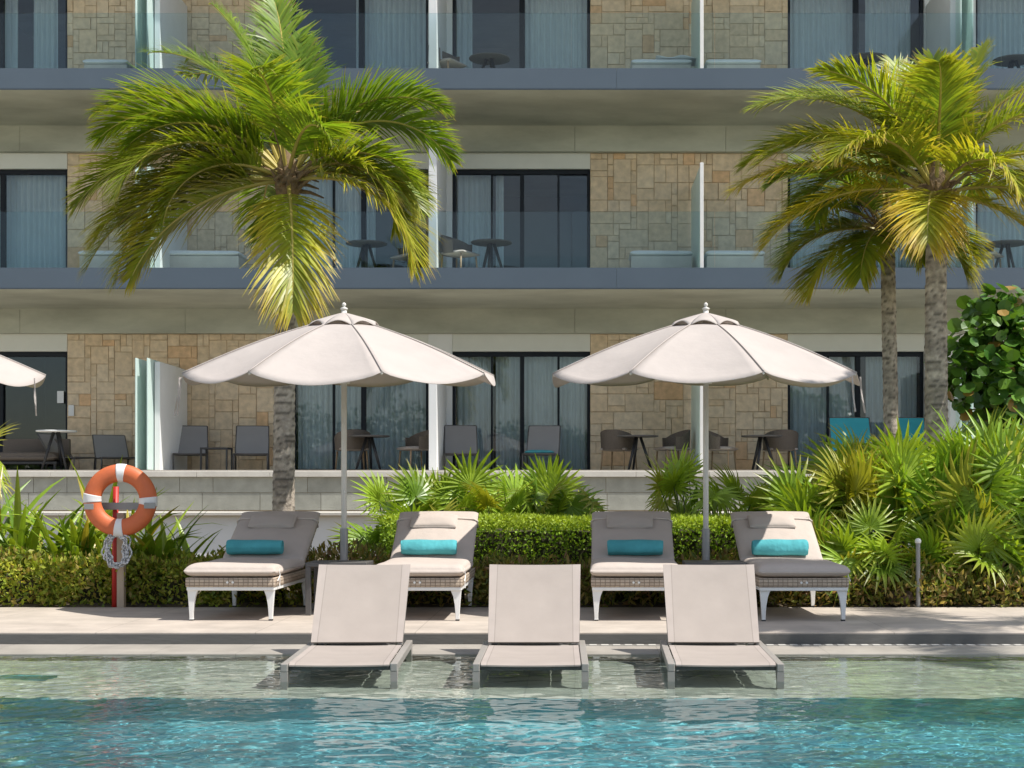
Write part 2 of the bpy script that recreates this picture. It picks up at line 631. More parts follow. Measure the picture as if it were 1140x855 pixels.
S.view_settings.view_transform = 'Standard'
S.view_settings.look = 'None'
S.view_settings.exposure = 0.48
S.view_settings.gamma = 1
cy = S.cycles
cy.use_denoising = True
cy.max_bounces = 10
cy.diffuse_bounces = 4
cy.glossy_bounces = 4
cy.transmission_bounces = 6
cy.transparent_max_bounces = 16
cy.sample_clamp_indirect = 6
cy.caustics_refractive = True
cy.caustics_reflective = False

# ------------------------------------------------------------------ ground, deck, pool
KERB_Y, DECK_BACK, WATER_Y, SHELF_Y = 10.80, 13.10, 10.17, 8.40
XL, XR, YF = -9.0, 9.0, -3.0
WATER_Z, SHELF_Z, DEEP_Z = -0.100, -0.40, -1.12

g = Geo()
B = 1500
zg = -0.02
# one sheet out to the horizon, with the opening of the pool and deck left out
xs = [-B, XL - 0.4, XR + 0.4, B]
ys = [-B, YF - 0.4, 13.0, B]
V = [(x, y, zg) for y in ys for x in xs]
Fq = [(j * 4 + i, j * 4 + i + 1, (j + 1) * 4 + i + 1, (j + 1) * 4 + i) for j in range(3) for i in range(3) if not (i == 1 and j == 1)]
g.add(V, Fq)
struct('ground', g, 'ground')

g = Geo()
nx, ny = 120, 40
sx, sy = np.linspace(-14, 14, nx), np.linspace(DECK_BACK - 0.02, 23.0, ny)
gx, gy = np.meshgrid(sx, sy)
gz = 0.005 + 0.03 * rng.random(gx.shape)
gz[0, :] = -0.05
V = np.stack([gx, gy, gz], -1).reshape(-1, 3)
g.add(V, [(j * nx + i, j * nx + i + 1, (j + 1) * nx + i + 1, (j + 1) * nx + i) for j in range(ny - 1) for i in range(nx - 1)])
struct('garden_soil', g, 'soil', smooth=True)

g = Geo()
g.box(-12, 12, KERB_Y, DECK_BACK, -0.5, 0.0)
struct('pool_deck', g, 'deck', bevel=0.006)
g = Geo()
g.box(-12, 12, KERB_Y - 0.012, KERB_Y - 0.002, -0.5, -0.014)
struct('pool_kerb', g, 'kerb')
g = Geo()
g.box(-12, 12, WATER_Y, KERB_Y - 0.013, -0.5, -0.088)
struct('pool_gutter', g, 'gutter', bevel=0.006)
g = Geo()
x = 0.02
while x < 8:
    g.box(x, x + 0.055, KERB_Y - 0.12, KERB_Y - 0.05, -0.0879, -0.083)
    x += 0.088
struct('pool_grate', g, 'grate_white')
g = Geo()
g.box(0.0, 8, KERB_Y - 0.125, KERB_Y - 0.045, -0.0885, -0.0868)
struct('pool_grate_channel', g, 'slot')

NX = -3.36    # left of this the shelf is cut away by steps
g = Geo()
g.box(NX, XR, SHELF_Y + 0.15, WATER_Y - 0.001, -1.3, SHELF_Z)
g.box(XL, NX - 0.001, 9.42, WATER_Y - 0.001, -1.3, SHELF_Z)
shelf = struct('pool_shelf', g, 'shelf')
g = Geo()
g.box(NX, XR, SHELF_Y + 0.02, SHELF_Y + 0.149, -1.3, SHELF_Z)
shelf_edge = struct('pool_shelf_edge', g, 'shelf', bevel=0.01)
g = Geo()
g.box(NX, XR, SHELF_Y, SHELF_Y + 0.019, -1.3, SHELF_Z - 0.02)
g.box(XL, NX - 0.002, 9.401, 9.419, -1.3, SHELF_Z - 0.02)
wallm = struct('pool_wall', g, 'pool_wall')
g = Geo()
g.box(XL, NX - 0.002, 8.75, 9.40, -1.3, -0.62)
g.box(XL, NX - 0.002, 8.42, 8.749, -1.3, -0.84)
steps = struct('pool_steps', g, 'shelf')
g = Geo()
g.box(XL, XR, YF, SHELF_Y - 0.001, -1.3, DEEP_Z)
g.box(XL, NX - 0.003, SHELF_Y, 8.419, -1.3, DEEP_Z)
g.box(XL - 0.4, XL - 0.001, YF - 0.4, 13, -1.3, 0.0)
g.box(XR + 0.001, XR + 0.4, YF - 0.4, 13, -1.3, 0.0)
g.box(XL, XR, YF - 0.4, YF - 0.001, -1.3, 0.0)
deep = struct('pool_floor', g, 'pool_tile')
for o in (shelf, shelf_edge, wallm, steps, deep):
    o.cycles.is_caustics_receiver = True


def waves(gx, gy):
    r = np.random.default_rng(11)
    z = np.zeros_like(gx)
    wx = gx + 0.10 * np.sin(gy * 2.1 + 0.7) + 0.06 * np.sin(gx * 3.3 + gy)
    wy = gy + 0.10 * np.sin(gx * 1.7 + 1.3) + 0.05 * np.sin(gy * 4.1 - gx)
    for k in range(96):
        lam = 0.055 * 1.062 ** (k % 48)
        a = r.normal(math.pi / 2, 0.85)
        kx, ky = math.cos(a) * 2 * math.pi / lam, math.sin(a) * 2 * math.pi / lam
        amp = 0.00128 * lam * (2.0 if lam < 0.24 else (1.0 if lam < 0.5 else 0.5))
        z += amp * np.sin(kx * wx + ky * wy + r.uniform(0, 6.283))
    gust = 0.75 + 0.45 * np.sin(gx * 0.55 + 0.4 * gy + 1.0) * np.sin(gy * 0.9 - 0.2 * gx)
    calm = np.clip((10.2 - gy) / 2.4, 0, 1) * 0.55 + 0.45
    return z * gust * calm


sx = np.concatenate([np.linspace(XL, -4.9, 60, False), np.linspace(-4.9, 4.4, 560, False), np.linspace(4.4, XR, 65)])
sy = np.concatenate([np.linspace(YF, 4.6, 110, False), np.linspace(4.6, WATER_Y, 350)])
nx, ny = len(sx), len(sy)
gx, gy = np.meshgrid(sx, sy)
V = np.stack([gx, gy, WATER_Z + waves(gx, gy)], -1).reshape(-1, 3)
ii, jj = np.meshgrid(np.arange(nx - 1), np.arange(ny - 1))
a = (jj * nx + ii).ravel()
FQ = np.stack([a, a + 1, a + nx + 1, a + nx], 1)
water = raw_mesh('pool_water', V, FQ, None, 'water', smooth=True)
tag(water, kind='structure')
water.cycles.is_caustics_caster = True

# ------------------------------------------------------------------ hotel building
FY, WY = 24.20, 26.45           # balcony front, wall face
BX0, BX1 = -17.0, 14.5
FLOORS = [1.40, 4.775, 8.135]
SLABS = [(4.469, 4.81), (7.828, 8.168), (11.19, 11.53)]
BEAMS = [(3.935, 4.385), (7.262, 7.735), (10.62, 11.10)]
HEADS = [3.615, 6.974, 10.33]
hotel = thing('hotel_building', 'long three storey hotel with grey balcony edges, tan stone walls and glass balustrades', 'hotel', (0, WY, 1.40))


def hp(geo, name, m, **k):
    return geo.build(name, m, hotel, world=True, **k)


def ashlar(geo, x0, x1, z0, z1, y, u=0.108):
    """random coursed limestone blocks filling a wall rectangle"""
    nx_, nz_ = max(1, round((x1 - x0) / u)), max(1, round((z1 - z0) / u))
    ux, uz = (x1 - x0) / nx_, (z1 - z0) / nz_
    used = np.zeros((nx_, nz_), bool)
    sizes = [(4, 3), (5, 3), (3, 3), (3, 2), (4, 2), (2, 2), (3, 4), (2, 3), (2, 1), (3, 1), (1, 2)]
    for k in range(nz_):
        for i in range(nx_):
            if used[i, k]:
                continue
            random.shuffle(sizes)
            for (sw, sh) in sizes + [(1, 1)]:
                if i + sw <= nx_ and k + sh <= nz_ and not used[i:i + sw, k:k + sh].any():
                    break
            used[i:i + sw, k:k + sh] = True
            gp = random.uniform(0.001, 0.003)
            xa, xb = x0 + i * ux + gp, x0 + (i + sw) * ux - gp
            za, zb = z0 + k * uz + gp, z0 + (k + sh) * uz - gp
            dy = random.uniform(0.008, 0.022)
            t = random.random()
            c = np.array((0.68, 0.525, 0.345)) * (1 - t) + np.array((0.70, 0.575, 0.41)) * t
            c = c * random.uniform(0.94, 1.05)
            if random.random() < 0.05:
                c = c * np.array((1.0, 0.86, 0.74))
            j = lambda: random.uniform(-0.003, 0.003)
            b = 0.006
            V = [(xa, y, za), (xb, y, za), (xb, y, zb), (xa, y, zb),
                 (xa + b + j(), y - dy + j(), za + b + j()), (xb - b + j(), y - dy + j(), za + b + j()), (xb - b + j(), y - dy + j(), zb - b + j()), (xa + b + j(), y - dy + j(), zb - b + j())]
            geo.add(V, [(4, 5, 6, 7), (0, 1, 5, 4), (1, 2, 6, 5), (2, 3, 7, 6), (3, 0, 4, 7)], 0, c)


SPANS = [(-480, -258), (75, 325), (657, 877), (1240, 1462)]
WINS = [(-258, -105), (-79, 75), (325, 477), (503.5, 657), (877, 1029), (1086, 1240)]
NIBS = [(-105, -79), (477, 503.5), (1029, 1086)]
# slabs, beams, fascias
for k, ((za, zb), (b0, b1)) in enumerate(zip(SLABS, BEAMS)):
    g = Geo()
    # slab whose underside falls slightly towards the wall
    g.hexa([(BX0, FY + 0.03, za + 0.012), (BX1, FY + 0.03, za + 0.012), (BX1, 26.30, b1), (BX0, 26.30, b1),
            (BX0, FY + 0.03, zb - 0.035), (BX1, FY + 0.03, zb - 0.035), (BX1, 26.30, zb - 0.035), (BX0, 26.30, zb - 0.035)])
    g.box(BX0, BX1, 26.301, 33.0, b1 - 0.02, zb - 0.035)
    hp(g, 'balcony_slab', 'concrete')
    g = Geo()
    x = BX0
    xx = [BX0, -11.3, X(22, 26.3), X(206, 26.3), X(640, 26.3), X(808, 26.3), X(1075, 26.3), BX1]
    for i in range(len(xx) - 1):
        g.box(xx[i] + 0.003, xx[i + 1] - 0.003, 26.302, 26.47, b0, b1 - 0.021)
    hp(g, 'concrete_beam', 'concrete')
    g = Geo()
    xf = BX0
    while xf < BX1:
        x2 = min(xf + 5.9, BX1)
        g.box(xf + 0.002, x2 - 0.002, FY, FY + 0.028, za, zb)
        xf = x2
    g.box(BX0, BX1, FY + 0.004, FY + 0.029, za - 0.018, za - 0.001)
    hp(g, 'fascia', 'fascia')
g = Geo()
g.box(BX0, BX1, 24.02, 33.0, 0.9, FLOORS[0])
hp(g, 'terrace_floor', 'floor_tile')

# stone, nibs, lintels, windows, rooms
for k in range(3):
    fz, bz, hz = FLOORS[k], BEAMS[k][0], HEADS[k]
    for (a, b) in SPANS:
        g = Geo()
        xa, xb = X(a, WY), X(b, WY)
        g.box(xa + 0.002, xb - 0.002, WY + 0.001, WY + 0.25, fz, bz, 1)
        ashlar(g, xa, xb, fz, bz - 0.002, WY)
        hp(g, 'stone_wall', ['stone', 'mortar'])
    for (a, b) in NIBS:
        g = Geo()
        g.box(X(a, WY) + 0.001, X(b, WY) - 0.001, WY - 0.02, WY + 0.25, fz, bz - 0.001)
        hp(g, 'wall_nib', 'white_wall')
    for (a, b) in WINS:
        xa, xb = X(a, WY), X(b, WY)
        g = Geo()
        g.box(xa + 0.001, xb - 0.001, WY - 0.012, WY + 0.22, hz, bz - 0.001)
        hp(g, 'lintel', 'lintel')
    # rooms behind
    g = Geo()
    g.box(BX0, BX1, 32.6, 33.0, fz, BEAMS[k][1])
    for pxr in (-369, -92, 200, 490, 767, 1058, 1351):
        xr = X(pxr, WY)
        g.box(xr - 0.08, xr + 0.08, WY + 0.26, 32.59, fz, BEAMS[k][1] - 0.03)
    hp(g, 'room_wall', 'room')


def window(a, b, fz, hz, style, curtains):
    """dark sliding door wall: frame > panes and curtain"""
    xa, xb = X(a, WY), X(b, WY)
    W = xb - xa
    yf = WY + 0.06
    fr = Geo()
    t = 0.055
    fr.box(xa, xa + t, yf, yf + 0.11, fz, hz)
    fr.box(xb - t, xb, yf, yf + 0.11, fz, hz)
    fr.box(xa + t, xb - t, yf, yf + 0.11, hz - 0.085, hz - 0.001)
    fr.box(xa + t, xb - t, yf, yf + 0.11, fz, fz + 0.05)
    if style == 4:
        cuts = [(0.285, 0.035), (0.505, 0.075), (0.77, 0.04)]
    elif style == 2:
        cuts = [(0.505, 0.10)]
    else:
        cuts = [(0.30, 0.04), (0.52, 0.09)]
    edges = [xa + t]
    for c, wd in cuts:
        xc = xa + W * c
        fr.box(xc - wd / 2, xc + wd / 2, yf + 0.01, yf + 0.10, fz + 0.05, hz - 0.085)
        edges += [xc - wd / 2, xc + wd / 2]
    edges.append(xb - t)
    f = fr.build('window', 'frame', hotel, world=True, bevel=0.004)
    for i in range(0, len(edges), 2):
        p = Geo()
        yy = yf + 0.035 + 0.03 * ((i // 2) % 2)
        r = random.uniform(-0.004, 0.004)
        p.hexa([(edges[i], yy + r, fz + 0.05), (edges[i + 1], yy - r, fz + 0.05), (edges[i + 1], yy - r + 0.008, fz + 0.05), (edges[i], yy + r + 0.008, fz + 0.05),
                (edges[i], yy + r, hz - 0.085), (edges[i + 1], yy - r, hz - 0.085), (edges[i + 1], yy - r + 0.008, hz - 0.085), (edges[i], yy + r + 0.008, hz - 0.085)])
        p.build('pane', 'window_glass', f, world=True)
    for (c0, c1) in curtains:
        n = int((c1 - c0) * W / 0.014)
        xs_ = xa + t + (W - 2 * t) * (c0 + (c1 - c0) * np.linspace(0, 1, n))
        ph = random.uniform(0, 6)
        base = np.sin((xs_ - xa) * 2 * math.pi / 0.105 + ph + 0.9 * np.sin(xs_ * 7))
        V = []
        for z, am in ((hz - 0.02, 0.018), (fz + 1.1, 0.03), (fz + 0.03, 0.036)):
            V.append(np.stack([xs_, WY + 0.33 + am * base, np.full(n, z)], 1))
        V = np.concatenate(V)
        c = Geo()
        c.add(V, [(r_ * n + i, r_ * n + i + 1, (r_ + 1) * n + i + 1, (r_ + 1) * n + i) for r_ in range(2) for i in range(n - 1)])
        c.build('curtain', 'curtain', f, world=True, smooth=True)


STY = {
    0: [(4, [(0, 1)]), (2, [(0.0, 0.25)]), (3, [(0, 1.0)]), (4, [(0, 0.28), (0.3, 1.0)]), (3, [(0, 0.55), (0.6, 1)]), (4, [(0, 1)])],
    1: [(4, [(0, 1)]), (3, [(0.05, 1)]), (3, [(0, 0.6)]), (4, [(0, 0.28), (0.3, 0.36)]), (2, [(0.0, 0.5), (0.7, 1)]), (2, [(0, 0.4)])],
    2: [(2, [(0, 1)]), (2, [(0.1, 0.6), (0.72, 0.9)]), (2, [(0.45, 1)]), (2, [(0.52, 1), (0.0, 0.12)]), (2, [(0, 0.5), (0.6, 0.95)]), (2, [(0, 0.8)])],
}
for k in range(3):
    for (a, b), (st, cu) in zip(WINS, STY[k]):
        window(a, b, FLOORS[k], HEADS[k], st, cu)

# glass balustrades (one run per upper balcony, panes butted with thin gaps)
for k, zt in ((0, 5.763), (1, 9.112)):
    g = Geo()
    x = BX0
    while x < BX1:
        x2 = min(x + 2.42, BX1)
        g.box(x + 0.006, x2 - 0.006, FY + 0.05, FY + 0.063, SLABS[k][1] - 0.03, zt)
        x = x2
    hp(g, 'glass_balustrade', 'rail_glass')
# balcony dividers: white wall plus two frosted glass fins
for k in range(3):
    fz = FLOORS[k]
    top = [3.30, 6.59, 9.97][k]
    for pxs, wall_px in (((151, 164), 178), ((1083, 1070), 1058), ((781,), 767)):
        for p_ in pxs:
            g = Geo()
            x = X(p_, 24.30)
            g.box(x - 0.010, x + 0.010, 24.30, 26.34, fz + 0.01, top)
            hp(g, 'frosted_fin', 'frosted', bevel=0.003)
            if p_ == 781:
                g = Geo()
                g.box(x - 0.03, x + 0.03, 24.24, 24.298, fz + 0.005, top)
                hp(g, 'fin_post', 'white_metal', bevel=0.004)
        if pxs[0] != 781:
            x = X(wall_px, 24.62)
            s_ = 1 if wall_px < 640 else -1
            g = Geo()
            g.box(min(x, x - s_ * 0.09), max(x, x - s_ * 0.09), 24.62, 26.36, fz, top - 0.04)
            hp(g, 'divider_wall', 'white_wall')
    g = Geo()
    x0, x1 = X(477.5, 24.45), X(486, 24.45)
    g.box(x0, x1, 24.45, 26.36, fz, BEAMS[k][0] - 0.01 if k else top)
    hp(g, 'divider_wall', 'white_wall')
# small wall details
g = Geo()
for (px, py) in ((76.5, 457),):
    p = at(px, py, WY - 0.03)
    g.box(p.x, p.x + 0.10, WY - 0.05, WY - 0.025, p.z - 0.1, p.z + 0.1)
hp(g, 'room_sign', 'white_wall')
g = Geo()
for (px, py, d) in ((67, 442, WY + 0.04),):
    p = at(px, py, d)
    g.box(p.x - 0.06, p.x + 0.06, WY + 0.05, WY + 0.058, p.z - 0.11, p.z + 0.11)
hp(g, 'door_sign', 'white_wall')

# ------------------------------------------------------------------ terrace retaining wall and lower white wall
RY = 23.6
rw = thing('retaining_wall', 'grey block retaining wall below the ground floor terrace', 'wall', (0, RY, 0))
g = Geo()
rows = [(0.73, 1.02), (1.02, 1.28)]
g.box(BX0, BX1, RY + 0.02, RY + 0.30, 0.0, 1.28, 1)
for (z0, z1) in rows:
    x = BX0 + random.uniform(0, 0.6)
    while x < BX1 - 1.2:
        wd = random.choice((0.55, 0.75, 0.95, 1.0, 1.3))
        t = random.uniform(0.88, 1.1)
        c = np.array((0.29, 0.288, 0.25)) * t
        g.box(x + 0.004, x + wd - 0.004, RY + random.uniform(0, 0.004), RY + 0.019, z0 + 0.004, z1 - 0.004, 0, c)
        x += wd
g.build('block_face', ['grey_stone', 'mortar'], rw, world=True)
g = Geo()
x = BX0
while x < BX1:
    g.box(x + 0.002, x + 1.198, RY - 0.06, 24.01, 1.281, 1.372)
    x += 1.2
g.build('coping', 'coping', rw, world=True, bevel=0.006)
pw = thing('planter_wall', 'low white rendered wall with pale ledge along the foot of the stone wall', 'wall', (0, 22.6, 0))
g = Geo()
g.box(BX0, BX1, 22.6, RY - 0.01, 0.0, 0.665)
g.build('wall_body', 'white_wall', pw, world=True)
g = Geo()
g.box(BX0, BX1, 22.48, RY - 0.01, 0.666, 0.715)
g.build('ledge', 'coping', pw, world=True, bevel=0.005)


# ------------------------------------------------------------------ soft shapes
def pillow(x0, x1, y0, y1, z0, z1, dome=0.012, p=7.0, n=22, sag=0.0, seed=0):
    """cushion: rounded box with a slightly domed, slightly uneven top"""
    r = np.random.default_rng(seed)
    t = np.linspace(-1, 1, n)
    t = np.sign(t) * (1 - (1 - np.abs(t)) ** 1.6)
    u, v = np.meshgrid(t, t)
    e = np.clip((1 - np.abs(u) ** p), 0, 1) * np.clip((1 - np.abs(v) ** p), 0, 1)
    h = e ** 0.5
    cx, cy_, cz = (x0 + x1) / 2, (y0 + y1) / 2, (z0 + z1) / 2
    hx, hy, hz = (x1 - x0) / 2, (y1 - y0) / 2, (z1 - z0) / 2
    a1, a2 = r.uniform(0, 6.28, 2)
    wob = 0.25 * dome * np.sin(u * 3.1 + a1) + 0.25 * dome * np.sin(v * 4.3 + a2 + u)
    top = cz + hz * h + (dome * (1 - u * u) * (1 - v * v) + wob * e)
    bot = cz - hz * h
    bow = 1 - 0.012 * (1 - v * v)
    P = np.concatenate([np.stack([cx + u * hx, cy_ + v * hy, top], -1).reshape(-1, 3), np.stack([cx + u * hx, cy_ + v * hy, bot], -1).reshape(-1, 3)])
    Fc = []
    for j in range(n - 1):
        for i in range(n - 1):
            q = (j * n + i, j * n + i + 1, (j + 1) * n + i + 1, (j + 1) * n + i)
            Fc.append(q)
            Fc.append(tuple(n * n + k for k in q[::-1]))
    ring = [i for i in range(n)] + [j * n + n - 1 for j in range(1, n)] + [(n - 1) * n + i for i in range(n - 2, -1, -1)] + [j * n for j in range(n - 2, 0, -1)]
    for k in range(len(ring)):
        a_, b_ = ring[k], ring[(k + 1) % len(ring)]
        Fc.append((a_, n * n + a_, n * n + b_, b_))
    return P, Fc


def xf(P, m):
    return np.asarray([tuple(m @ Vector(p)) for p in P])


# ------------------------------------------------------------------ woven daybeds on the deck
HINGE_Y, HINGE_Z, BACK_A = 1.16, 0.395, math.radians(29)


def make_daybed():
    t = thing('daybed_lounger', None, 'sun lounger')
    g = Geo()
    z0, z1 = 0.248, 0.276
    for a, b in (((-0.36, 0), (0.36, 0)), ((-0.36, 1.95), (0.36, 1.95))):
        g.box(a[0], b[0], a[1] - 0.0, a[1] + 0.03, z0, z1)
    for sx in (-1, 1):
        g.box(sx * 0.36 - (0.03 if sx > 0 else 0), sx * 0.36 + (0 if sx > 0 else 0.03), 0.0301, 1.9499, z0, z1)
    g.build('frame', 'white_metal', t, bevel=0.004)
    for sx in (-1, 1):
        for (yy, d) in ((0.015, 1), (1.40, 1)):
            g = Geo()
            xo = sx * 0.357
            xi = sx * 0.277
            prof = [(0.247, 0.0, 0.085), (0.20, 0.004, 0.062), (0.13, 0.010, 0.044), (0.06, 0.014, 0.034), (0.012, 0.017, 0.030)]
            V, Fc = [], []
            for (z, o_, wd) in prof:
                xa, xb = sx * (0.357 - o_), sx * (0.357 - o_ - wd)
                dpt = 0.036
                V += [(xa, yy, z), (xb, yy, z), (xb, yy + dpt, z), (xa, yy + dpt, z)]
            for i in range(len(prof) - 1):
                for k in range(4):
                    k2 = (k + 1) % 4
                    f = (i * 4 + k, i * 4 + k2, (i + 1) * 4 + k2, (i + 1) * 4 + k)
                    Fc.append(f if sx < 0 else f[::-1])
            Fc.append((0, 1, 2, 3)); Fc.append(tuple(16 + k for k in (3, 2, 1, 0)))
            g.add(V, Fc)
            leg = g.build('leg', 'white_metal', t, bevel=0.003)
            gg = Geo()
            xc = sx * (0.357 - 0.017 - 0.015)
            gg.box(xc - 0.016, xc + 0.016, yy + 0.002, yy + 0.034, 0.0, 0.0115)
            gg.build('foot_cap', 'black_metal', leg)
    g = Geo()
    g.box(-0.368, 0.368, -0.008, 1.19, 0.277, 0.352)
    g.box(-0.368, -0.33, 1.191, 1.955, 0.277, 0.352)
    g.box(0.33, 0.368, 1.191, 1.955, 0.277, 0.352)
    g.box(-0.329, 0.329, 1.915, 1.955, 0.277, 0.352)
    g.build('wicker_base', 'wicker', t, bevel=0.010, seg=3)
    g = Geo()
    for sx in (-0.022, 0.022):
        g.tube([(sx, -0.012, 0.315), (sx, -0.008, 0.315)], 0.010, 10)
    g.build('lock_button', 'white_metal', t)
    g = Geo()
    P, Fc = pillow(-0.376, 0.376, -0.03, 1.17, 0.353, 0.462, 0.014, 14, 34, seed=1)
    g.add(P, Fc)
    sc = g.build('seat_cushion', 'cushion', t, smooth=True)
    g = Geo()
    pts = [(-0.35, -0.0275, 0.399), (0, -0.029, 0.399), (0.35, -0.0275, 0.399)]
    g.tube(pts, 0.003, 6)
    g.build('piping', 'piping', sc)
    # tie cord at the front corner
    g = Geo()
    g.tube([(0.372, 0.10, 0.43), (0.384, 0.11, 0.37), (0.378, 0.12, 0.30), (0.381, 0.11, 0.262)], 0.004, 6)
    g.tube([(0.382, 0.11, 0.365), (0.385, 0.06, 0.345), (0.383, 0.02, 0.325)], 0.004, 6)
    g.build('tie_cord', 'white_metal', sc)
    # reclining back: wicker panel, cushion, headrest
    R_ = Matrix.Translation((0, HINGE_Y, HINGE_Z)) @ Matrix.Rotation(BACK_A, 4, 'X')
    g = Geo()
    P = [(-0.355, 0.0, -0.045), (0.355, 0.0, -0.045), (0.355, 0.83, -0.045), (-0.355, 0.83, -0.045), (-0.355, 0.0, -0.008), (0.355, 0.0, -0.008), (0.355, 0.83, -0.008), (-0.355, 0.83, -0.008)]
    g.hexa(xf(P, R_))
    g.build('backrest', 'wicker', t, bevel=0.012, seg=3)
    g = Geo()
    P, Fc = pillow(-0.372, 0.372, -0.02, 0.86, -0.006, 0.088, 0.016, 14, 34, seed=2)
    g.add(xf(P, R_), Fc)
    bc = g.build('back_cushion', 'cushion', t, smooth=True)
    g = Geo()
    P = [(-0.374, 0.655, -0.008), (0.374, 0.655, -0.008), (0.374, 0.68, -0.008), (-0.374, 0.68, -0.008), (-0.366, 0.655, 0.0945), (0.366, 0.655, 0.0945), (0.366, 0.68, 0.0945), (-0.366, 0.68, 0.0945)]
    pts = [(-0.375, 0.667, 0.0), (-0.373, 0.667, 0.07), (-0.34, 0.667, 0.090), (0, 0.667, 0.106), (0.34, 0.667, 0.090), (0.373, 0.667, 0.07), (0.375, 0.667, 0.0)]
    g.tube(xf(pts, R_), 0.009, 8)
    g.build('strap', 'piping', bc, smooth=True)
    g = Geo()
    P, Fc = pillow(-0.235, 0.195, 0.47, 0.685, 0.088, 0.150, 0.012, 6, 24, seed=3)
    g.add(xf(P, R_), Fc)
    g.build('headrest', 'cushion', t, smooth=True)
    # stay under the back
    g = Geo()
    for sx in (-0.28, 0.28):
        q = R_ @ Vector((sx, 0.55, -0.046))
        g.tube([(sx, 1.80, 0.30), tuple(q)], 0.010, 8)
    g.build('back_stay', 'white_metal', t)
    return t


bed = make_daybed()
BEDS = [
    (-2.815, 11.74, -1.0, 'cream woven daybed leftmost on the deck, nearest the orange life ring, back in shade'),
    (-1.285, 11.72, 0.0, 'cream woven daybed behind the leftmost pool lounger, its back mostly in sun'),
    (0.500, 11.72, -1.0, 'cream woven daybed directly behind the right pool lounger, its back wholly in shade'),
    (1.865, 11.70, 0.8, 'cream woven daybed rightmost on the deck, beside the tall fan palms'),
]
for i, (x, y, rz, lb) in enumerate(BEDS):
    b = bed if i == 0 else dup(bed)
    b.location = (x, y, 0.0)
    b.rotation_euler = (0, 0, math.radians(rz))
    b['label'] = lb
    b['group'] = 'woven daybeds in a row on the deck'


def make_towel(seed):
    r = np.random.default_rng(seed)
    n, k = 40, 26
    V = []
    L_, R0 = 0.49, 0.066
    a1, a2 = r.uniform(0, 6.28, 2)
    for i in range(k):
        s = -1 + 2 * i / (k - 1)
        x = s * L_ / 2
        rr = R0 * (1 - 0.03 * math.cos(s * 5 + a1) - 0.10 * max(0, abs(s) - 0.93) / 0.07)
        for j in range(n):
            th = 2 * math.pi * j / n
            q = rr * (1 + 0.025 * math.sin(3 * th + a2) + 0.02 * math.sin(2 * th + s * 2))
            step = 0.006 if 0.55 < (th % 6.283) < 3.2 else 0.0      # the free edge of the roll
            V.append((x, (q + step) * math.cos(th) * 1.08, (q + step) * math.sin(th) * 0.95))
    Fc = [(i * n + j, i * n + (j + 1) % n, (i + 1) * n + (j + 1) % n, (i + 1) * n + j) for i in range(k - 1) for j in range(n)]
    g = Geo()
    g.add(V, Fc)
    # spiral ends
    for s in (-1, 1):
        pts = []
        for q in range(60):
            th = q * 0.36
            rr = 0.008 + 0.0025 * q * 0.36 * 1.05 / 1.0
            rr = min(rr, R0 - 0.004)
            pts.append((s * (L_ / 2 - 0.004 + 0.004 * math.sin(th)), rr * math.cos(th), rr * math.sin(th)))
        g.tube(pts, 0.0055, 6)
        ring = [(s * L_ / 2 * 0.985, R0 * 0.9 * math.cos(2 * math.pi * j / n), R0 * 0.86 * math.sin(2 * math.pi * j / n)) for j in range(n)]
        g.add(ring, [tuple(range(n)) if s > 0 else tuple(range(n - 1, -1, -1))])
    return g.build('rolled_towel', 'towel', None, smooth=True)


TW = [(0, -0.07, 0.0, 'teal towel rolled up on the shaded leftmost daybed'),
      (1, -0.02, 1.5, 'bright turquoise towel rolled up on the sunlit daybed with a sunlit back'),
      (2, 0.02, -1.5, 'teal towel rolled up on the shaded daybed behind the right pool lounger'),
      (3, -0.02, 2.0, 'teal towel rolled up on the rightmost daybed')]
for (bi, dx, rz, lb) in TW:
    o = make_towel(20 + bi)
    bx, by, brz, _ = BEDS[bi]
    q = Matrix.Translation((bx, by, 0)) @ Matrix.Rotation(math.radians(brz), 4, 'Z') @ Vector((dx, 1.135, 0.553))
    o.location = q
    o.rotation_euler = (0.3 * bi, 0, math.radians(brz + rz))
    tag(o, lb, 'towel', 'teal rolled towels on the daybeds')


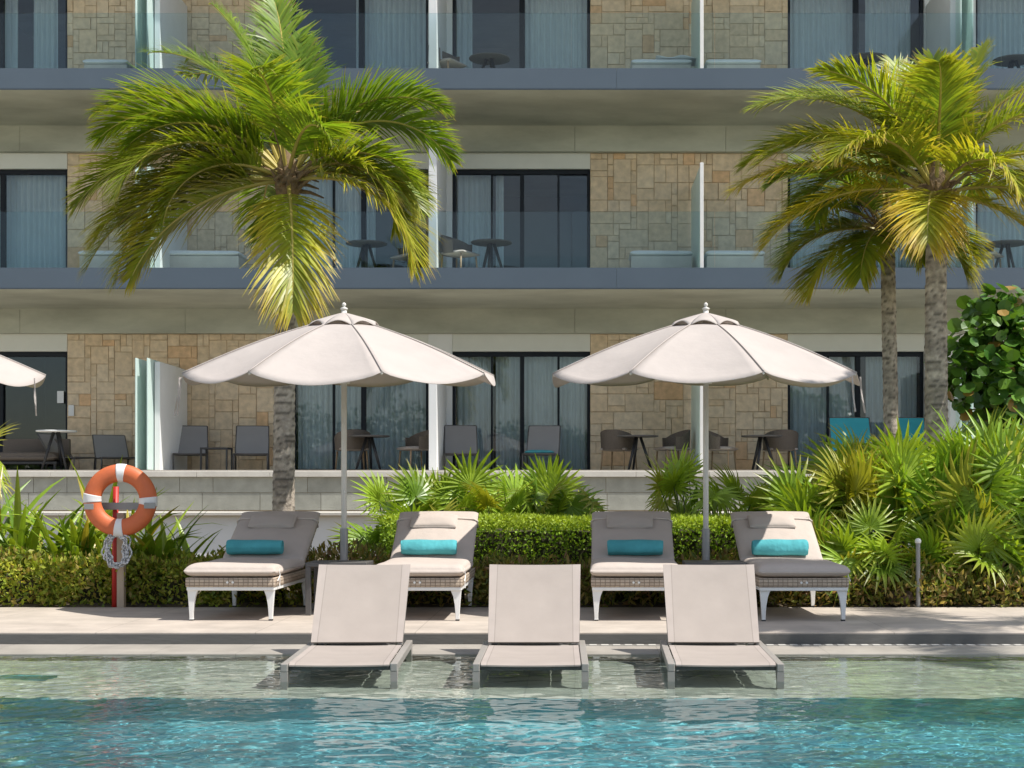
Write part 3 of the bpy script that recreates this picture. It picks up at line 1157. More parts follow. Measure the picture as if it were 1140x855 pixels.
# ------------------------------------------------------------------ sling loungers standing in the shallow water
def make_pool_lounger():
    t = thing('pool_lounger', '', 'sun lounger')
    for sx in (-1, 1):
        g = Geo()
        g.box(sx * 0.333 - 0.022, sx * 0.333 + 0.022, 0.0, 1.375, 0.360, 0.410)
        g.build('side_rail', 'taupe_metal', t, bevel=0.005)
        for yy in (0.0, 1.33):
            g = Geo()
            g.box(sx * 0.333 - 0.0215, sx * 0.333 + 0.0215, yy + 0.001, yy + 0.044, 0.0, 0.3595)
            g.hexa([(sx * 0.333 - 0.02, yy + 0.045 if yy < 1 else yy, 0.27), (sx * 0.333 + 0.02, yy + 0.045 if yy < 1 else yy, 0.27), (sx * 0.333 + 0.02, yy + 0.046 if yy < 1 else yy + 0.001, 0.27), (sx * 0.333 - 0.02, yy + 0.046 if yy < 1 else yy + 0.001, 0.27),
                    (sx * 0.333 - 0.02, yy + 0.045 if yy < 1 else yy - 0.07, 0.3594), (sx * 0.333 + 0.02, yy + 0.045 if yy < 1 else yy - 0.07, 0.3594), (sx * 0.333 + 0.02, yy + 0.115 if yy < 1 else yy + 0.001, 0.3594), (sx * 0.333 - 0.02, yy + 0.115 if yy < 1 else yy + 0.001, 0.3594)])
            g.build('leg', 'taupe_metal', t, bevel=0.004)
    g = Geo()
    for yy in (0.06, 0.985, 1.325):
        g.box(-0.311, 0.311, yy, yy + 0.035, 0.362, 0.392)
    g.build('cross_bar', 'grey_metal', t, bevel=0.003)
    # seat sling, sagging a little between the rails, hem over the front bar
    g = Geo()
    nx_, ny_ = 18, 30
    V = []
    ys_ = np.linspace(0.012, 1.012, ny_)
    for y in ys_:
        for i in range(nx_):
            u = -1 + 2 * i / (nx_ - 1)
            sag = -0.012 * (1 - u * u) * (0.35 + 0.65 * math.sin(math.pi * min(1, max(0, y / 1.01))))
            V.append((u * 0.305, y, 0.414 + sag - (0.02 * max(0, 0.03 - y) / 0.03)))
    for y in ys_:
        for i in range(nx_):
            u = -1 + 2 * i / (nx_ - 1)
            sag = -0.012 * (1 - u * u) * (0.35 + 0.65 * math.sin(math.pi * min(1, max(0, y / 1.01))))
            V.append((u * 0.305, y, 0.405 + sag - (0.02 * max(0, 0.03 - y) / 0.03)))
    m_ = nx_ * ny_
    Fc = []
    for j in range(ny_ - 1):
        for i in range(nx_ - 1):
            q = (j * nx_ + i, j * nx_ + i + 1, (j + 1) * nx_ + i + 1, (j + 1) * nx_ + i)
            Fc += [q, tuple(m_ + k for k in q[::-1])]
    for i in range(nx_ - 1):
        Fc.append((i, m_ + i, m_ + i + 1, i + 1))
        a_ = (ny_ - 1) * nx_
        Fc.append((a_ + i, a_ + i + 1, m_ + a_ + i + 1, m_ + a_ + i))
    for j in range(ny_ - 1):
        Fc.append((j * nx_, (j + 1) * nx_, m_ + (j + 1) * nx_, m_ + j * nx_))
        Fc.append((j * nx_ + nx_ - 1, m_ + j * nx_ + nx_ - 1, m_ + (j + 1) * nx_ + nx_ - 1, (j + 1) * nx_ + nx_ - 1))
    g.add(V, Fc)
    g.build('seat', 'sling', t, smooth=False)
    # backrest
    a = math.radians(43)
    R_ = Matrix.Translation((0, 1.026, 0.420)) @ Matrix.Rotation(a, 4, 'X')
    Lb = 0.735
    g = Geo()
    V = []
    for lay in (0.0, -0.010):
        for j in range(ny_):
            v = j / (ny_ - 1)
            hw = 0.310 + 0.017 * v
            for i in range(nx_):
                u = -1 + 2 * i / (nx_ - 1)
                V.append((u * hw, 0.008 + v * Lb - 0.006 * (1 - u * u) * v ** 6, 0.012 + lay - 0.012 * (1 - u * u) * math.sin(math.pi * v) + 0.0))
    g.add(xf(V, R_), Fc)
    br = g.build('backrest', 'sling', t, smooth=False)
    g = Geo()
    pts = [(-0.300, 0.0, -0.012), (-0.312, Lb - 0.03, -0.012), (-0.29, Lb - 0.008, -0.012), (0.29, Lb - 0.008, -0.012), (0.312, Lb - 0.03, -0.012), (0.300, 0.0, -0.012)]
    g.tube(xf(pts, R_), 0.013, 8)
    g.build('back_frame', 'taupe_metal', t, smooth=True)
    g = Geo()
    for sx in (-0.25, 0.25):
        q = R_ @ Vector((sx, 0.45, -0.02))
        g.tube([(sx, 1.30, 0.375), tuple(q)], 0.010, 8)
    g.tube([(-0.25, 1.30, 0.375), (0.25, 1.30, 0.375)], 0.010, 8)
    g.build('back_stay', 'taupe_metal', t, smooth=True)
    return t


lg = make_pool_lounger()
PL = [(-1.440, 8.77, 2.6, 'taupe sling pool lounger standing leftmost in the shallow water'),
      (-0.270, 8.77, 0.6, 'taupe sling pool lounger standing between the other two in the shallow water'),
      (0.922, 8.77, -1.4, 'taupe sling pool lounger standing rightmost in the shallow water')]
for i, (x, y, rz, lb) in enumerate(PL):
    o = lg if i == 0 else dup(lg)
    o.location = (x, y, SHELF_Z)
    o.rotation_euler = (0, 0, math.radians(rz))
    o['label'] = lb
    o['group'] = 'sling loungers standing in the shallow water'
    receivers(o)


# ------------------------------------------------------------------ low side tables
def make_side_table():
    t = thing('side_table', '', 'side table')
    g = Geo()
    g.box(-0.26, 0.26, -0.22, 0.22, 0.415, 0.45)
    g.build('table_top', 'grey_metal', t, bevel=0.004)
    for sx in (-1, 1):
        for sy_ in (-1, 1):
            g = Geo()
            g.box(sx * 0.237 - 0.022, sx * 0.237 + 0.022, sy_ * 0.197 - 0.022, sy_ * 0.197 + 0.022, 0, 0.4145)
            g.build('leg', 'grey_metal', t, bevel=0.003)
    return t


st = make_side_table()
for i, (x, y, lb) in enumerate([(-2.035, 12.45, 'dark grey square side table between the two left daybeds'),
                                (1.205, 12.45, 'dark grey square side table between the two right daybeds')]):
    o = st if i == 0 else dup(st)
    o.location = (x, y, 0)
    tag(o, lb, None, 'square side tables on the deck')


# ------------------------------------------------------------------ market umbrellas
def canopy_profile(r, R, z0, z1):
    t = r / R
    return z0 + (z1 - z0) * (t ** 1.06) + 0.035 * math.sin(math.pi * min(1, t))


def make_umbrella(rot, straps, seed, R=1.42):
    rr = np.random.default_rng(seed)
    t = thing('market_umbrella', '', 'umbrella')
    zt, zr = 2.625, 2.105
    g = Geo()
    g.tube([(0, 0, 0.0), (0, 0, 1.2), (0, 0, 2.71)], 0.025, 16)
    g.build('pole', 'pole', t, smooth=True)
    g = Geo()
    g.tube([(0, 0, 0.06), (0, 0, 0.72)], 0.036, 16)
    g.lathe([(0.30, 0.0), (0.30, 0.045), (0.06, 0.06), (0.045, 0.10)], 28)
    g.build('base_sleeve', 'sleeve', t, bevel=0.003)
    nv, nu = 15, 16
    canopy = Geo()
    ang = [math.radians(rot + 45 * k) for k in range(8)]
    r0 = 0.27
    droop = [rr.uniform(0.85, 1.15) for _ in range(8)]
    for k in range(8):
        a0, a1 = ang[k], ang[k] + math.radians(45)
        V = []
        for i in range(nu):
            r = r0 + (R - r0) * i / (nu - 1)
            z = canopy_profile(r, R, zt, zr)
            p0 = np.array((math.sin(a0) * r, -math.cos(a0) * r, z))
            p1 = np.array((math.sin(a1) * r, -math.cos(a1) * r, z))
            for j in range(nv):
                v = j / (nv - 1)
                bell = 4 * v * (1 - v)
                p = p0 * (1 - v) + p1 * v
                tt = (r - r0) / (R - r0)
                p[2] -= 0.068 * droop[k] * bell ** 0.8 * tt ** 1.25 + 0.03 * bell * tt
                edge = max(0, (tt - 0.9) / 0.1)
                p[:2] *= 1 + 0.035 * bell * edge
                p[2] += 0.004 * math.sin(v * 9 + k) * tt * bell + 0.003 * math.sin(tt * 14 + 2 * k) * bell
                V.append(tuple(p))
        Fc = [(i * nv + j, (i + 1) * nv + j, (i + 1) * nv + j + 1, i * nv + j + 1) for i in range(nu - 1) for j in range(nv - 1)]
        canopy.add(V, Fc)
    cn = canopy.build('canopy', 'canopy', t, smooth=True)
    sd = cn.modifiers.new('solid', 'SOLIDIFY')
    sd.thickness = 0.004
    # hem bead and seams
    g = Geo()
    for k in range(8):
        a0 = ang[k]
        pts = []
        for i in range(nu):
            r = r0 + (R - r0) * i / (nu - 1)
            pts.append((math.sin(a0) * r, -math.cos(a0) * r, canopy_profile(r, R, zt, zr) + 0.004))
        g.tube(pts, 0.006, 5)
    g.build('seam', 'canopy', cn, smooth=True)
    # vent cap: its scalloped rim rides above the opening
    cap = Geo()
    for k in range(8):
        a0, a1 = ang[k], ang[k] + math.radians(45)
        V = []
        for i in range(8):
            r = 0.03 + (0.335 - 0.03) * i / 7
            z = 2.668 - 0.107 * (r / 0.335) ** 1.15
            for j in range(9):
                v = j / 8
                bell = 4 * v * (1 - v)
                a = a0 + (a1 - a0) * v
                rr_ = r * (1 - 0.14 * bell * (i / 7) ** 3)
                V.append((math.sin(a) * rr_, -math.cos(a) * rr_, z + 0.022 * bell * (i / 7) ** 2 - (0.028 * (1 - bell) * (i / 7) ** 4)))
        cap.add(V, [(i * 9 + j, (i + 1) * 9 + j, (i + 1) * 9 + j + 1, i * 9 + j + 1) for i in range(7) for j in range(8)])
    cp = cap.build('vent_cap', 'canopy', cn, smooth=True)
    cp.modifiers.new('solid', 'SOLIDIFY').thickness = 0.004
    g = Geo()
    g.lathe([(0.030, 2.69), (0.034, 2.705), (0.011, 2.713), (0.011, 2.722), (0.019, 2.732), (0.019, 2.742), (0.010, 2.753), (0.003, 2.757)], 18)
    g.build('finial', 'pole', t, smooth=True)
    for k in range(8):
        a0 = ang[k]
        d = Vector((math.sin(a0), -math.cos(a0), 0))
        g = Geo()
        pts = []
        for i in range(7):
            r = 0.05 + (R - 0.06) * i / 6
            pts.append(tuple(d * r + Vector((0, 0, canopy_profile(r, R, zt, zr) - 0.022))))
        g.tube(pts, 0.011, 6)
        rb = g.build('rib', 'pole', t, smooth=True)
        g = Geo()
        r = 0.78
        g.tube([tuple(d * 0.045 + Vector((0, 0, 2.06))), tuple(d * r + Vector((0, 0, canopy_profile(r, R, zt, zr) - 0.03)))], 0.009, 6)
        g.build('strut', 'pole', rb, smooth=True)
    g = Geo()
    g.lathe([(0.028, 2.02), (0.055, 2.025), (0.055, 2.08), (0.028, 2.09)], 18)
    g.build('runner', 'pole', t, smooth=False)
    g = Geo()
    g.lathe([(0.028, 2.50), (0.06, 2.505), (0.06, 2.56), (0.028, 2.57)], 18)
    g.build('hub', 'pole', t, smooth=False)
    for (az, r, ln, sw) in straps:
        a0 = math.radians(az)
        d = Vector((math.sin(a0), -math.cos(a0), 0))
        p0 = d * r + Vector((0, 0, zr - 0.03))
        g = Geo()
        pts = [p0 + Vector((sw * (q / 8) ** 1.6 * 0.5, 0, -ln * q / 8)) for q in range(9)]
        V = []
        for q, p in enumerate(pts):
            wv = 0.006 * math.sin(q * 1.1 + az)
            V += [(p.x - 0.007, p.y + wv, p.z), (p.x + 0.007, p.y - wv, p.z), (p.x + 0.007, p.y - wv + 0.003, p.z), (p.x - 0.007, p.y + wv + 0.003, p.z)]
        Fc = [(q * 4 + k, q * 4 + (k + 1) % 4, q * 4 + 4 + (k + 1) % 4, q * 4 + 4 + k) for q in range(8) for k in range(4)]
        g.add(V, Fc + [(3, 2, 1, 0), (32, 33, 34, 35)])
        g.build('tie_strap', 'canopy', t)
    # the whole head leans a little towards the pool
    def lean(o):
        if o.type == 'MESH' and o.name.split('.')[0] in ('canopy', 'seam', 'vent_cap', 'rib', 'strut', 'tie_strap'):
            for v in o.data.vertices:
                v.co.z += 0.060 * v.co.y
        for c in o.children:
            lean(c)
    lean(t)
    return t


UM = [(-2.08, 12.95, 21.5, [(-77, 1.43, 0.34, -0.10), (-71, 1.42, 0.33, -0.06)], 'cream scalloped umbrella over the two left daybeds, beside the big coconut palm'),
      (1.18, 12.95, 14, [(55, 1.42, 0.30, 0.05), (63, 1.42, 0.31, 0.08)], 'cream scalloped umbrella over the two right daybeds'),
      (-6.27, 12.95, 14, [(88, 1.42, 0.34, 0.03), (62, 1.42, 0.30, 0.05)], 'cream umbrella cut off by the left edge of the photo')]
for (x, y, rot, straps, lb) in UM:
    u = make_umbrella(rot, straps, int(abs(x * 10)))
    u.location = (x, y, 0.002)
    tag(u, lb, None, 'cream market umbrellas')

# ------------------------------------------------------------------ life ring on its post
RC = at(134, 557, 12.98)
post = thing('rescue_post', 'beige and red painted post carrying the orange life ring', 'post', (X(134, 13.14), 13.14, 0.0))
g = Geo()
g.box(X(131, 13.14), X(139, 13.14), 13.11, 13.18, -0.05, 0.86)
g.build('beige_board', 'beige_post', post, world=True, bevel=0.004)
g = Geo()
g.tube([(X(128, 13.14), 13.13, -0.05), (X(128.3, 13.14), 13.13, 0.5), (X(129.5, 13.14), 13.13, 1.10)], 0.026, 12)
g.build('red_pole', 'red', post, world=True, smooth=True)
g = Geo()
g.box(X(106, 13.1), X(163, 13.1), 13.085, 13.099, Zh(567.5, 13.1), Zh(559.5, 13.1))
g.build('bracket_bar', 'sleeve', post, world=True, bevel=0.003)
ring = thing('life_ring', 'orange life ring with four white bands hanging on the red and beige post', 'life ring', (RC.x, RC.y, RC.z))
ring.rotation_euler = (0, 0, math.radians(4))
RM, RT = 0.248, 0.079


def torus(rm, rt, a0=0, a1=360, n=72, m=20, flat=0.75):
    full = abs(a1 - a0) >= 360
    k = n if full else n + 1
    V, Fc = [], []
    for i in range(k):
        a = math.radians(a0 + (a1 - a0) * i / n)
        for j in range(m):
            b = 2 * math.pi * j / m
            r = rm + rt * math.cos(b)
            V.append((r * math.cos(a), rt * flat * math.sin(b), r * math.sin(a)))
    for i in range(n):
        i2 = (i + 1) % k
        for j in range(m):
            j2 = (j + 1) % m
            Fc.append((i * m + j, i2 * m + j, i2 * m + j2, i * m + j2))
    if not full:
        Fc.append(tuple(range(m)))
        Fc.append(tuple((k - 1) * m + j for j in range(m - 1, -1, -1)))
    return V, Fc


g = Geo()
g.add(*torus(RM, RT))
g.build('ring_body', 'orange', ring, smooth=True)
for a in (88, 176, 268, -2):
    g = Geo()
    g.add(*torus(RM, RT + 0.004, a - 8, a + 8, 8))
    b = g.build('band', 'band', ring, smooth=False)
    b.data.shade_smooth()
for (px, py, wd) in ((98.5, 564, 0.085), (165, 563, 0.10)):
    g = Geo()
    q = at(px, py, 12.9) - RC
    g.box(q.x - wd / 2, q.x + wd / 2, -0.075, -0.068, q.z - 0.026, q.z + 0.026)
    g.build('clamp_plate', 'sleeve', ring, bevel=0.003)
g = Geo()
rr = np.random.default_rng(5)
for k in range(9):
    cx_, cz_ = rr.normal(0, 0.006), rr.normal(0, 0.008)
    rx_, rz_ = 0.092 + rr.normal(0, 0.014), 0.150 + rr.normal(0, 0.016)
    ph = rr.uniform(0, 6.28, 4)
    pts = []
    for q in range(48):
        a = 2 * math.pi * q / 48
        wob = 0.012 * math.sin(5 * a + ph[0]) + 0.009 * math.sin(9 * a + ph[1])
        pts.append((cx_ + (rx_ + wob) * math.cos(a), -0.02 * k / 9 + 0.012 * math.sin(4 * a + ph[2]), cz_ + (rz_ + wob) * math.sin(a)))
    g.tube(pts, 0.008, 6, closed=True)
rope = g.build('rope_coil', 'rope', None, smooth=True)
rp = at(130, 612, 12.98)
rope.location = rp
tag(rope, 'coil of speckled grey and white rope hanging below the orange life ring', 'rope')

# white garden bollard
bp = at(1022, 677, 13.16)
bol = thing('garden_bollard', 'slim white garden bollard with round cap in front of the fan palms', 'bollard', (bp.x, 13.16, 0))
g = Geo()
g.tube([(0, 0, 0), (0, 0, 0.58)], 0.021, 14)
g.build('post', 'sleeve', bol, smooth=False)
g = Geo()
g.lathe([(0.024, 0.581), (0.029, 0.59), (0.029, 0.608), (0.02, 0.622), (0.003, 0.628)], 18)
g.build('cap', 'white_metal', bol, smooth=True)
for (px, py, r, lb) in ((1001, 672, 0.10, 'brown rounded rock at the deck edge under the fan palms'),):
    g = Geo()
    V, Fc = [], []
    for i in range(11):
        for j in range(16):
            th, ph = math.pi * i / 10, 2 * math.pi * j / 16
            q = r * (1 + 0.12 * math.sin(3 * ph + i) + 0.1 * math.cos(2 * th * 2 + j))
            V.append((q * math.sin(th) * math.cos(ph) * 1.3, q * math.sin(th) * math.sin(ph), q * math.cos(th) * 0.75))
    Fc = [(i * 16 + j, i * 16 + (j + 1) % 16, (i + 1) * 16 + (j + 1) % 16, (i + 1) * 16 + j) for i in range(10) for j in range(16)]
    g.add(V, Fc)
    o = g.build('garden_rock', 'rock', None, smooth=True)
    o.location = (X(px, 13.3), 13.3, 0.07)
    tag(o, lb, 'rock')


# ------------------------------------------------------------------ terrace and balcony furniture
def make_lounge_chair(fab='grey_sling'):
    t = thing('lounge_chair', '', 'chair')
    g = Geo()
    for sx in (-1, 1):
        x = sx * 0.29
        g.tube([(x, 0.02, 0.0), (x, 0.0, 0.30), (x, 0.55, 0.28), (x, 0.62, 0.0)], 0.014, 8)
        g.tube([(x, 0.50, 0.28), (x * 0.97, 0.80, 0.82)], 0.014, 8)
    g.tube([(-0.29, 0.0, 0.30), (0.29, 0.0, 0.30)], 0.014, 8)
    g.tube([(-0.28, 0.80, 0.82), (0.28, 0.80, 0.82)], 0.014, 8)
    g.build('frame', 'grey_metal', t, smooth=True)
    g = Geo()
    g.hexa([(-0.285, 0.0, 0.296), (0.285, 0.0, 0.296), (0.285, 0.53, 0.276), (-0.285, 0.53, 0.276), (-0.285, 0.0, 0.312), (0.285, 0.0, 0.312), (0.285, 0.53, 0.292), (-0.285, 0.53, 0.292)])
    g.build('seat', fab, t)
    g = Geo()
    g.hexa([(-0.283, 0.50, 0.30), (0.283, 0.50, 0.30), (0.283, 0.515, 0.296), (-0.283, 0.515, 0.296), (-0.275, 0.785, 0.82), (0.275, 0.785, 0.82), (0.275, 0.80, 0.815), (-0.275, 0.80, 0.815)])
    g.build('backrest', fab, t)
    return t


def make_bistro_table(top='grey_metal', r=0.36, h=0.62):
    t = thing('bistro_table', '', 'table')
    g = Geo()
    g.lathe([(r - 0.02, h - 0.028), (r, h - 0.02), (r, h - 0.004), (r - 0.006, h)], 40)
    g.build('table_top', top, t)
    for k in range(3):
        a = math.radians(90 + 120 * k)
        g = Geo()
        g.tube([(0.05 * math.cos(a), 0.05 * math.sin(a), h - 0.03), (0.25 * math.cos(a), 0.25 * math.sin(a), 0.0)], [0.030, 0.020], 8)
        g.build('leg', 'black_metal', t, smooth=True)
    return t


def make_armchair():
    t = thing('woven_armchair', '', 'chair')
    for (x, y) in ((-0.26, -0.2), (0.26, -0.2), (-0.24, 0.24), (0.24, 0.24)):
        g = Geo()
        g.tube([(x * 0.9, y * 0.9, 0.36), (x, y, 0)], [0.018, 0.012], 8)
        g.build('leg', 'wood', t, smooth=True)
    g = Geo()
    P, Fc = pillow(-0.27, 0.27, -0.25, 0.25, 0.36, 0.43, 0.01, 6, 16)
    g.add(P, Fc)
    g.build('seat', 'cushion', t, smooth=True)
    g = Geo()
    V = []
    n = 28
    for i in range(n):
        a = math.radians(-20 + 220 * i / (n - 1))
        x, y = 0.31 * math.cos(a), 0.04 + 0.27 * math.sin(a)
        zt = 0.60 + 0.14 * max(0, math.sin(a)) ** 0.7
        for (k, z) in ((1.0, 0.38), (1.05, zt), (0.97, zt), (0.92, 0.38)):
            V.append((x * k, 0.04 + (y - 0.04) * k, z))
    Fc = [(i * 4 + k, i * 4 + (k + 1) % 4, (i + 1) * 4 + (k + 1) % 4, (i + 1) * 4 + k) for i in range(n - 1) for k in range(4)]
    Fc += [(3, 2, 1, 0), tuple((n - 1) * 4 + k for k in range(4))]
    g.add(V, Fc)
    g.build('backrest', 'dark_wicker', t, smooth=False)
    return t


lc = make_lounge_chair()
GZ = FLOORS[0]
LC = [(212, 25.3, 14, 'grey sling lounge chair nearest the frosted glass divider on the left terrace'),
      (279, 25.3, 10, 'grey sling lounge chair beside the big palm trunk, right of the small terrace table'),
      (514, 25.1, 6, 'grey sling lounge chair right of the white terrace divider, behind the fan palms'),
      (600, 25.2, -6, 'grey sling lounge chair with a teal towel on its seat, behind the fan palms')]
for i, (px, y, rz, lb) in enumerate(LC):
    o = lc if i == 0 else dup(lc)
    o.location = (X(px, y), y, GZ)
    o.rotation_euler = (0, 0, math.radians(rz))
    tag(o, lb, None, 'grey sling chairs on the ground floor terraces')
tl = make_lounge_chair('teal')
for i, (px, lb) in enumerate([(953, 'teal backed lounge chair on the right terrace, just left of the slim palm trunk'), (1016, 'teal backed lounge chair on the right terrace, just left of the thick palm trunk')]):
    o = tl if i == 0 else dup(tl)
    o.location = (X(px, 24.9), 24.75, GZ)
    o.scale = (1.25, 1, 1.15)
    tag(o, lb, None, 'teal lounge chairs on the right terrace')
g = Geo()
P, Fc = pillow(-0.26, 0.26, 0.0, 0.42, 0.0, 0.06, 0.01, 5, 18)
g.add(P, Fc)
o = g.build('folded_towel', 'towel', None, smooth=True)
o.location = (X(600, 25.2), 25.28, GZ + 0.305)
tag(o, 'folded teal towel on a grey terrace chair behind the fan palms', 'towel')

sm = thing('terrace_side_table', 'small black frame side table between two grey lounge chairs on the left terrace', 'side table', (X(241, 25.3), 25.3, GZ))
g = Geo()
g.box(-0.24, 0.24, -0.2, 0.2, 0.38, 0.41)
g.build('table_top', 'black_metal', sm, bevel=0.003)
for sx in (-1, 1):
    for sy_ in (-1, 1):
        g = Geo()
        g.box(sx * 0.225 - 0.014, sx * 0.225 + 0.014, sy_ * 0.185 - 0.014, sy_ * 0.185 + 0.014, 0, 0.3795)
        g.build('leg', 'black_metal', sm)

bt = make_bistro_table()
BT = [(411, 25.2, GZ, 'round dark tripod table on the ground terrace, seen beside the left umbrella pole'),
      (710, 25.2, GZ, 'round dark tripod table on the ground terrace in front of tan stone, between the umbrellas'),
      (848, 25.2, GZ, 'round dark tripod table on the ground terrace, just right of the right umbrella pole'),
      (547, 25.1, SLABS[0][1], 'round dark table on the middle balcony before the open curtains'),
      (408, 25.2, SLABS[0][1], 'round dark table on the middle balcony, seen under the palm fronds'),
      (1120, 25.2, SLABS[0][1], 'round dark table on the middle balcony at the far right behind the palm'),
      (545, 25.1, SLABS[1][1] - 0.10, 'round dark table on the top balcony above the two umbrellas'),
      (965, 25.1, SLABS[1][1] - 0.10, 'round dark table on the top balcony above the right palms'),
      (333, 25.2, SLABS[1][1], 'round dark table on the top balcony behind the top of the big palm'),
      (1128, 25.2, SLABS[1][1] - 0.10, 'round dark table on the top balcony at the right edge')]
for i, (px, y, z, lb) in enumerate(BT):
    o = bt if i == 0 else dup(bt)
    o.location = (X(px, y), y, round(z, 3) if z not in (SLABS[1][1] - 0.10,) else SLABS[1][1] - 0.035)
    o.rotation_euler = (0, 0, math.radians(17 * i))
    if z == SLABS[1][1] - 0.10:
        o.scale = (1.0, 1.0, 0.76)
    elif z == SLABS[0][1] or z == SLABS[1][1]:
        o.location.z = z - 0.035
    tag(o, lb, None, 'round tripod tables on terraces and balconies')
ac = make_armchair()
AC = [(392, 25.7, GZ, 200, 'dark woven armchair left of the round table beside the left umbrella pole'),
      (462, 25.4, GZ, -60, 'dark woven armchair right of the round table, against the white divider'),
      (689, 25.8, GZ, 150, 'dark woven armchair left of the round table before the tan stone wall'),
      (748, 25.5, GZ, -70, 'dark woven armchair right of the round table before the tan stone wall'),
      (803, 25.5, GZ, 70, 'dark woven armchair just right of the right umbrella pole'),
      (868, 25.8, GZ, 190, 'dark woven armchair behind the round table on the right terrace'),
      (512, 25.0, SLABS[0][1] - 0.035, 60, 'woven armchair with pale wooden legs on the middle balcony'),
      (456, 25.4, SLABS[0][1] - 0.035, -50, 'dark woven armchair on the middle balcony behind the palm fronds'),
      (1098, 25.2, SLABS[0][1] - 0.035, 60, 'dark woven armchair on the middle balcony at the right edge'),
      (498, 25.2, SLABS[1][1] - 0.12, 60, 'dark woven armchair on the top balcony beside the white divider')]
for i, (px, y, z, rz, lb) in enumerate(AC):
    o = ac if i == 0 else dup(ac)
    o.location = (X(px, y), y, z if z != SLABS[1][1] - 0.12 else SLABS[1][1] - 0.035)
    o.rotation_euler = (0, 0, math.radians(rz))
    tag(o, lb, None, 'woven armchairs on terraces and balconies')


def make_balcony_bench(wd):
    t = thing('balcony_daybed', '', 'daybed')
    g = Geo()
    g.box(-wd / 2 + 0.02, wd / 2 - 0.02, -0.38, 0.38, 0.0, 0.40)
    g.build('base', 'coping', t, bevel=0.005)
    g = Geo()
    P, Fc = pillow(-wd / 2, wd / 2, -0.41, 0.41, 0.401, 0.50, 0.01, 12, 24)
    g.add(P, Fc)
    g.build('mattress', 'white_wall', t, smooth=True)
    return t


BB = [(735, 70, SLABS[0][1], 'white topped daybed on the middle balcony left of the frosted divider'),
      (816, 66, SLABS[0][1], 'white topped daybed on the middle balcony right of the frosted divider'),
      (229, 88, SLABS[0][1], 'white topped daybed on the middle balcony right of the divider behind the big palm'),
      (122, 54, SLABS[0][1], 'white topped daybed on the middle balcony behind the left palm fronds'),
      (735, 68, SLABS[1][1], 'white topped daybed on the top balcony left of the frosted divider, with a white towel'),
      (814, 62, SLABS[1][1], 'white topped daybed on the top balcony right of the frosted divider'),
      (125, 50, SLABS[1][1], 'white topped daybed on the top balcony left of the left divider')]
for (px, wpx, z, lb) in BB:
    o = make_balcony_bench(wpx * 25.3 / F_PX)
    o.location = (X(px, 25.6), 25.6, z - 0.035)
    tag(o, lb, None, 'white topped daybeds on the balconies')
g = Geo()
P, Fc = pillow(-0.36, 0.36, -0.25, 0.25, 0.0, 0.06, 0.03, 3, 22, seed=9)
P[:, 2] += 0.02 * np.sin(P[:, 0] * 14) * (P[:, 2] > 0.02)
g.add(P, Fc)
o = g.build('crumpled_towel', 'white_wall', None, smooth=True)
o.location = (X(752, 25.5), 25.5, SLABS[1][1] - 0.035 + 0.515)
tag(o, 'crumpled white towel on a top balcony daybed', 'towel')

# left terrace: sofa, white round table, low chairs
sf = thing('terrace_sofa', 'dark sofa on the far left ground terrace before the glass door', 'sofa', (X(33, 25.4), 25.4, GZ))
g = Geo()
g.box(-0.60, 0.60, -0.35, 0.35, 0.12, 0.16)
for sx in (-0.56, 0.56):
    for sy_ in (-0.31, 0.31):
        g.box(sx - 0.02, sx + 0.02, sy_ - 0.02, sy_ + 0.02, 0, 0.1195)
g.build('frame', 'black_metal', sf)
g = Geo()
P, Fc = pillow(-0.59, 0.59, -0.34, 0.30, 0.161, 0.33, 0.01, 8, 20)
g.add(P, Fc)
g.build('seat_cushion', 'dark_wicker', sf, smooth=True)
g = Geo()
g.box(-0.60, 0.60, 0.301, 0.38, 0.161, 0.58)
g.build('backrest', 'dark_wicker', sf, bevel=0.02, seg=3)
wt = make_bistro_table('white_wall', 0.34, 0.70)
wt.location = (X(63, 25.0), 25.0, GZ)
tag(wt, 'round white topped table on the far left ground terrace', None, 'round tripod tables on terraces and balconies')
for i, (px, lb) in enumerate([(95, 'low dark lounge chair on the left terrace nearest the white topped table'), (132, 'low dark lounge chair against the frosted glass fins on the left terrace')]):
    o = dup(lc)
    o.location = (X(px, 25.4), 25.4, GZ)
    o.rotation_euler = (0, 0, math.radians(70 if i == 0 else 30))
    o.scale = (1, 1, 0.8)
    tag(o, lb, None, 'grey sling chairs on the ground floor terraces')


# ------------------------------------------------------------------ vegetation
def norm(a):
    return a / np.maximum(np.linalg.norm(a, axis=-1, keepdims=True), 1e-9)


